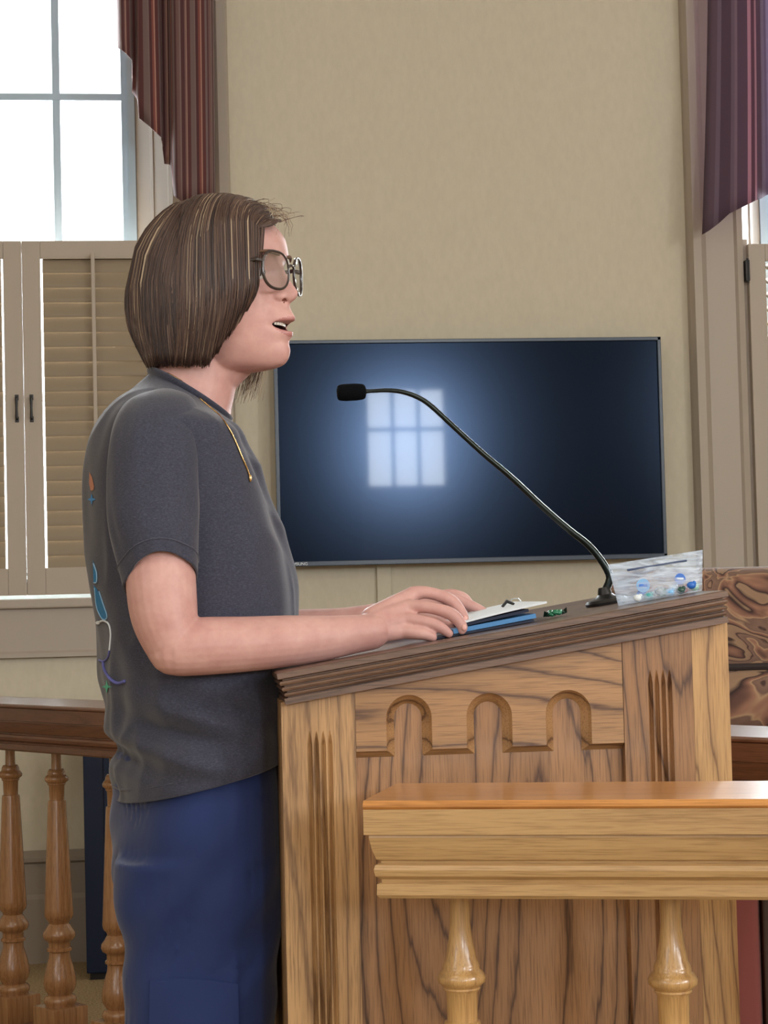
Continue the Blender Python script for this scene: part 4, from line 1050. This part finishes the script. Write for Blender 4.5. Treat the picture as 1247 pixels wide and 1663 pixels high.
pr_wht = mat('print_white', (226, 232, 240), .6, .3); pr_pur = mat('print_purple', (104, 108, 178), .6, .3); pr_br = mat('print_tan', (190, 128, 104), .6, .3); pr_lb = mat('print_pale_blue', (150, 192, 226), .6, .3)
decal(star(150, 811, 7, 10), 'printed_star', pr_blue, shirt); decal(star(174.5, 1115, 8, 11), 'printed_star', pr_grn, shirt)
decal([(146.5, 766), (151, 776), (154, 790), (153, 796), (148.5, 797), (146, 785)], 'printed_shape', pr_br, shirt)
decal([(153, 950), (158, 955), (164, 968), (170, 985), (175, 1000), (172, 1006), (166, 1004), (160, 990), (155, 970)], 'printed_shape', pr_deep, shirt)
decal([(152, 908), (154, 916), (157, 932), (157, 946), (153, 945)], 'printed_shape', pr_deep, shirt)
stroke([(153, 915), (158, 930), (158, 945), (154, 946)], 'printed_outline', pr_lb, shirt, .0011)
stroke([(155, 955), (158, 985), (166, 1003), (172, 1006), (175, 1000), (170, 984), (162, 960)], 'printed_outline', pr_lb, shirt, .0009)
stroke([(162, 1010), (170, 1008), (178, 1014), (181, 1030), (179, 1056)], 'printed_stethoscope_tube', pr_wht, shirt, .0014)
decal([(160+3.6*math.cos(k), 1011+3*math.sin(k)) for k in [i*.785 for i in range(8)]], 'printed_earpiece', pr_wht, shirt)
stroke([(179, 1056), (176, 1068), (169, 1074), (162, 1072)], 'printed_stethoscope_tube', pr_pur, shirt, .0015)
stroke([(169, 1074), (171, 1088), (180, 1102), (192, 1109), (204, 1106)], 'printed_stethoscope_tube', pr_pur, shirt, .0024)
decal([(166, 1135), (170, 1143), (171, 1148), (167, 1150)], 'printed_shape', pr_grn, shirt)

# trousers
m_pant = mat('navy_trousers', (33, 50, 100), .75, .3, sheen=.25); fabricbump(m_pant, 1000, .2, .0005)
prow = [((192, 1225), (446, 1170), .175, 2.3), ((186, 1290), (448, 1250), .185, 2.3), ((182, 1330), (450, 1330), .19, 2.3), ((181, 1370), (450, 1370), .19, 2.3), ((186, 1420), (450, 1420), .185, 2.3), ((195, 1460), (450, 1460), .178, 2.4)]
pm = MB(); grid(loft(prow, 60, 40), True, pm)
for Y in (2.745, 2.935):
    q = [W(322, 1390, Y), W(324, 1460, Y), W(328, 1530, Y), W(330, 1600, Y), W(330, 1663, Y)]
    pts = [(p.x, Y, p.z) for p in q]+[(q[-1].x-.01, Y, .35), (q[-1].x-.02, Y, .18), (q[-1].x-.025, Y, .075)]
    pm.tube(pts, [(.115, .093), (.116, .095), (.107, .094), (.104, .092), (.102, .09), (.096, .085), (.088, .08), (.085, .078)], 40, up=(0, 1, 0))
me = remeshed(pm, .006, 5, 'trousers'); me.materials.append(m_pant)
for v in me.vertices:
    p = v.co; a = noise.noise(Vector((p.x*6, p.y*6, p.z*5+p.x*7))); b = noise.noise(Vector((p.x*10, p.y*8, p.z*16-p.x*14)))
    v.co += v.normal*(.012*a+.011*b*(.5+.6*math.exp(-((p.z-.66)/.12)**2)))
PB = BVHTree.FromPolygons([v.co.copy() for v in me.vertices], [tuple(p.vertices) for p in me.polygons])
for v in me.vertices: v.co -= ORG[person.name]
tr_ = bpy.data.objects.new('trousers', me); link(tr_); tr_.parent = person; ORG[tr_.name] = ORG[person.name]
decal([(246, 1592), (290, 1588), (340, 1591), (384, 1597), (386, 1640), (386, 1700), (310, 1703), (244, 1698), (245, 1640)], 'leg_pocket', m_pant, tr_, PB, .0035)
stroke([(246, 1597), (290, 1593), (340, 1596), (384, 1602)], 'pocket_seam', m_pant, tr_, .0012, PB)
m_shoe = mat('dark_shoe', (40, 42, 48), .6)
for Y in (2.745, 2.935):
    hx = W(336, 1350, Y).x-.045
    MB().tube([(hx-.09, Y, .045), (hx-.04, Y, .05), (hx+.04, Y, .05), (hx+.12, Y, .04), (hx+.19, Y, .03)], [(.034, .042), (.04, .048), (.046, .046), (.05, .036), (.03, .022)], 20).build('shoe', m_shoe, person, smooth=True, sharp=0)

# hair: inner shell plus several thousand tapered strands
m_hair = mat('brown_hair', (96, 72, 58), .42, .5)
N, L, B = nodes(m_hair); uvv = coordmap(m_hair, kind='UV'); sxx = N.new('ShaderNodeSeparateXYZ'); L.new(uvv, sxx.inputs[0])
hc = ramp(m_hair, sxx.outputs[0], [(0, (46, 34, 34)), (.35, (66, 50, 46)), (.6, (88, 66, 56)), (.82, (106, 82, 70)), (.93, (138, 116, 98)), (1, (206, 184, 154))])
setcol(m_hair, hc); B.inputs['Anisotropic'].default_value = .3
CX, CZ, RX, RY, RZ = -.003, .022, .124, .092, .130
def zsurf(x, y, sc=1.0):
    e = 2.7 if x > CX else 2.0
    q = 1-abs((x-CX)/(RX*sc))**e-abs(y/(RY*sc))**e
    return CZ+RZ*sc*max(0, q)**(1/e)
def strand(phi, side, sc, hemj, n=18):
    """phi degrees from the front; side -1 is toward the viewer"""
    ph = R(phi); xe = CX+RX*sc*.998*math.cos(ph); ye = side*RY*sc*.998*math.sin(ph)
    f = min(1, max(0, (phi-34)/95)); xr = lerp(.106, -.035, f**.8); yr = side*.002
    if side > 0: 
        hem = lerp(-.092, -.096, min(1, max(0, (phi-62)/50)))
    else:
        hem = lerp(-.100, -.093, min(1, max(0, (phi-40)/60))); hem = lerp(hem, -.086, min(1, max(0, (phi-120)/60)))
        if phi < 66: hem = lerp(-.030, -.100, max(0, (phi-34)/32))
    hem += hemj
    pts = []; na = n//2+1
    for i in range(na):
        th = math.pi/2*i/(na-1)
        x = xr+(xe-xr)*(1-math.cos(th))**1.15; y = yr+(ye-yr)*math.sin(th)
        if i == na-1: x, y = xe, ye
        z = zsurf(x, y, sc) if i < na-1 else CZ
        pts.append(Vector((x, y, z)))
    back = min(1, max(0, (phi-95)/70))
    for i in range(1, n-na+1):
        t = i/(n-na); z = lerp(CZ, hem, t)
        k = 1+.01*math.sin(t*math.pi)-lerp(.02, .50, back)*max(0, t-.25)**2.0*1.35
        kx = k
        x = CX+(xe-CX)*kx; y = ye*(1-.10*t*t)
        if phi < 90: x -= .030*t*t*(1-(phi-34)/56*.5)
        pts.append(Vector((x, y, z)))
    return pts
def add_strand(mb, uv, pts, r0_, u, taper=.25):
    P = [H(*p) for p in pts]; n0 = len(mb.v); m = len(P)
    mb.tube(P, [r0_*(1 if i < m*.6 else lerp(1, taper, (i-m*.6)/(m*.4))) for i in range(m)], 4)
    uv += [(u, (i//4)/m) for i in range(len(mb.v)-n0)]
hb = MB(); uv = []
for side in (-1, 1):
    lo = 37 if side < 0 else 60
    g = [strand(lo+(180-lo)*i/60, side, .972, .004, 24) for i in range(61)]
    V = [H(*p) for s_ in g for p in s_]; F = [(i*24+k, (i+1)*24+k, (i+1)*24+k+1, i*24+k+1) for i in range(60) for k in range(23)]
    hb.add(V, F); uv += [(.15, .5)]*len(V)
rnd = random.Random(3)
for side, lo, cnt in ((-1, 34, 6200), (1, 58, 2600)):
    for k in range(cnt):
        phi = lo+(180-lo)*rnd.random(); cl_ = noise.noise(Vector((phi*.35, side*3.1, 1.7)))
        cl2 = noise.noise(Vector((phi*.11, side*5.1, 4.7)))
        sc = .985+.020*rnd.random()+.006*cl_+.006*cl2
        s_ = strand(phi, side, sc, rnd.uniform(-.006, .006)+.006*cl_)
        ja, jb = rnd.uniform(-1, 1), rnd.uniform(0, 6.28); m = len(s_)
        for i, p in enumerate(s_):
            t = i/(m-1); p.x += (.0050*ja*t+.0018*math.sin(jb+t*7)+.004*noise.noise(Vector((phi*.2, t*2.5, side))))*(1 if phi > 60 else .8); p.y += .0016*math.sin(jb*2+t*6)
        u = min(1, max(0, .42+.22*cl_+.25*cl2+rnd.gauss(0, .2)))
        if rnd.random() < .03: u = rnd.uniform(.78, .90)
        add_strand(hb, uv, s_, rnd.uniform(.0006, .00105), u)
for k in range(420):   # swept front pieces over the temple
    phi = rnd.uniform(19, 35); s_ = strand(34, -1, 1.0+.012*rnd.random(), .052+rnd.uniform(-.02, .018)+(34-phi)*.0015); s_ = s_[:rnd.randint(7, 12)]; m = len(s_); df = (34-phi); jx = rnd.uniform(-.014, .004)
    for i, p in enumerate(s_):
        t = i/(m-1); p.x += df*.0010*math.sin(math.pi*min(1, t*1.1))-.010*t**3; p.y += df*.0008*math.sin(math.pi*min(1, t))+rnd.uniform(-.0004, .0004); p.x += jx*t
    add_strand(hb, uv, s_, rnd.uniform(.0005, .0008), min(1, max(0, rnd.gauss(.6, .2))), .2)
# flyaways at the front hairline, the nape and the far side tips
for k in range(46):
    a = rnd.uniform(-.02, .03); x0 = rnd.uniform(.07, .098); y0 = rnd.uniform(-.02, .04); z0 = zsurf(x0, y0)-.004
    l = rnd.uniform(.02, .05); up = rnd.uniform(.2, 1.0); pts = []
    for i in range(10):
        t = i/9; pts.append(Vector((x0+l*(math.sin(t*2.0)*.9)*rnd.uniform(.96, 1.04)*.8, y0+a*t, z0+l*(up*t*.5-1.3*t*t*(1.2-up)))))
    add_strand(hb, uv, pts, .00035, rnd.uniform(.8, 1), .4)
for k in range(60):
    phi = rnd.uniform(60, 180); s_ = strand(phi, -1 if rnd.random() < .7 else 1, 1.02+.02*rnd.random(), rnd.uniform(-.01, .01)); s_ = s_[3:]
    add_strand(hb, uv, s_, .00035, rnd.uniform(.7, 1), .4)
for k in range(110):
    s_ = strand(rnd.uniform(60, 84), 1, .96+.05*rnd.random(), rnd.uniform(-.050, -.012)); m = len(s_); dx = rnd.uniform(-.014, .010)
    for i, p in enumerate(s_): p.x += dx*(i/(m-1))**3
    add_strand(hb, uv, s_, .0006, rnd.uniform(.85, 1), .3)
for k in range(40):   # nape wisps
    P0 = Vector((-.085+rnd.uniform(-.004, .004), rnd.uniform(-.035, .035), -.080)); pts = [P0+Vector((-.012*t*t*rnd.uniform(.6, 1.4)+.01*t, 0, -.022*t)) for t in (0, .3, .6, 1)]
    add_strand(hb, uv, pts, .0004, rnd.uniform(.8, 1), .3)
hair = hb.build('hair', m_hair, person, smooth=True, sharp=0, uv=uv, fixn=False); hair['label'] = 'chin length brown bob with lighter streaks'

# glasses and necklace
m_frame = mat('tortoise_frame', (46, 34, 34), .2, .6, coat=.6); m_frame2 = mat('clear_pink_frame', (150, 120, 122), .15, .6, coat=.6)
m_lens = bpy.data.materials.new('lens'); m_lens.use_nodes = True; N = m_lens.node_tree.nodes; L = m_lens.node_tree.links; N.remove(N['Principled BSDF'])
tr = N.new('ShaderNodeBsdfTransparent'); tr.inputs[0].default_value = (.90, .92, .94, 1); gl = N.new('ShaderNodeBsdfGlossy'); gl.inputs['Roughness'].default_value = .02; mx = N.new('ShaderNodeMixShader'); mx.inputs[0].default_value = .24
L.new(tr.outputs[0], mx.inputs[1]); L.new(gl.outputs[0], mx.inputs[2]); L.new(mx.outputs[0], N['Material Output'].inputs[0])
gls = thing('eyeglasses', 'round dark framed eyeglasses worn by the person at the lectern', 'glasses', H(.115, 0, .03))
def gp_(y, z): ay = abs(y); return H(.1275-.013*max(0, (ay-.008)/.05)**1.3, y, z)
for s in (-1, 1):
    lp = []; n = 40; cy, cz_ = s*.0345, .030
    for k in range(n):
        a = 2*math.pi*k/n; yy = .0265*math.copysign(abs(math.cos(a))**.86, math.cos(a)); zz = .0265*math.copysign(abs(math.sin(a))**.86, math.sin(a))
        if zz > 0 and yy > 0: zz += .003*(yy/.0265)
        lp.append((cy+s*yy, cz_+zz))
    rim = MB().tube([gp_(*q) for q in lp]+[gp_(*lp[0])], (.0016, .0022), 8, cap=False).build('rim', m_frame, gls, smooth=True, sharp=0)
    V = [gp_(*q) for q in lp]+[gp_(cy, cz_)]
    le = MB().add(V, [(n, k, (k+1) % n) for k in range(n)]).build('lens', m_lens, gls, smooth=True, sharp=0, fixn=False)
    MB().tube([gp_(s*.0605, .040), H(.102, s*.0585, .044), H(.086, s*.0600, .043), H(.07, s*.0630, .042), H(.0, s*.0745, .036), H(-.012, s*.075, .026), H(-.022, s*.074, .0)], [(.0016, .003), (.0016, .0032), (.0014, .003), (.0012, .0024), (.0012, .0022), (.0012, .0022), (.001, .002)], 8).build('temple', m_frame, gls, smooth=True, sharp=0)
MB().tube([gp_(-.0095, .037), H(.1285, -.004, .0405), H(.1285, .004, .0405), gp_(.0095, .037)], .0019, 8).build('bridge', m_frame, gls, smooth=True, sharp=0)
m_gold = mat('gold_chain', (212, 176, 120), .25, .5, metal=1)
BV2 = BVHTree.FromPolygons(allv, allf)
pn_ = [(251, 601), (262, 603), (278, 609), (296, 620), (312, 634), (326, 648), (342, 662), (356, 674), (367, 688), (376, 703), (385, 722), (393, 742), (401, 760), (405, 772)]
P = []
for q in spline(pn_, 70):
    best = None; d = ray(*q).normalized()
    for bv in (BV2, BODYBVH):
        h = bv.ray_cast(CAM, d)
        if h[0] is not None and (best is None or h[3] < best[1]): best = (h[0]-d*.0032, h[3])
    if best: P.append(best[0])
nk = thing('necklace', 'thin gold chain necklace with small pendant over the grey shirt', 'necklace', P[-1])
MB().tube(P, [.00105*(1+.35*(i % 2)) for i in range(len(P))], 6).build('chain', m_gold, nk, smooth=True, sharp=0)
MB().ball(P[-1]+Vector((.001, -.001, -.004)), .0038, 10, sc=(.6, .5, 1.4)).build('pendant', m_gold, nk, smooth=True, sharp=0)
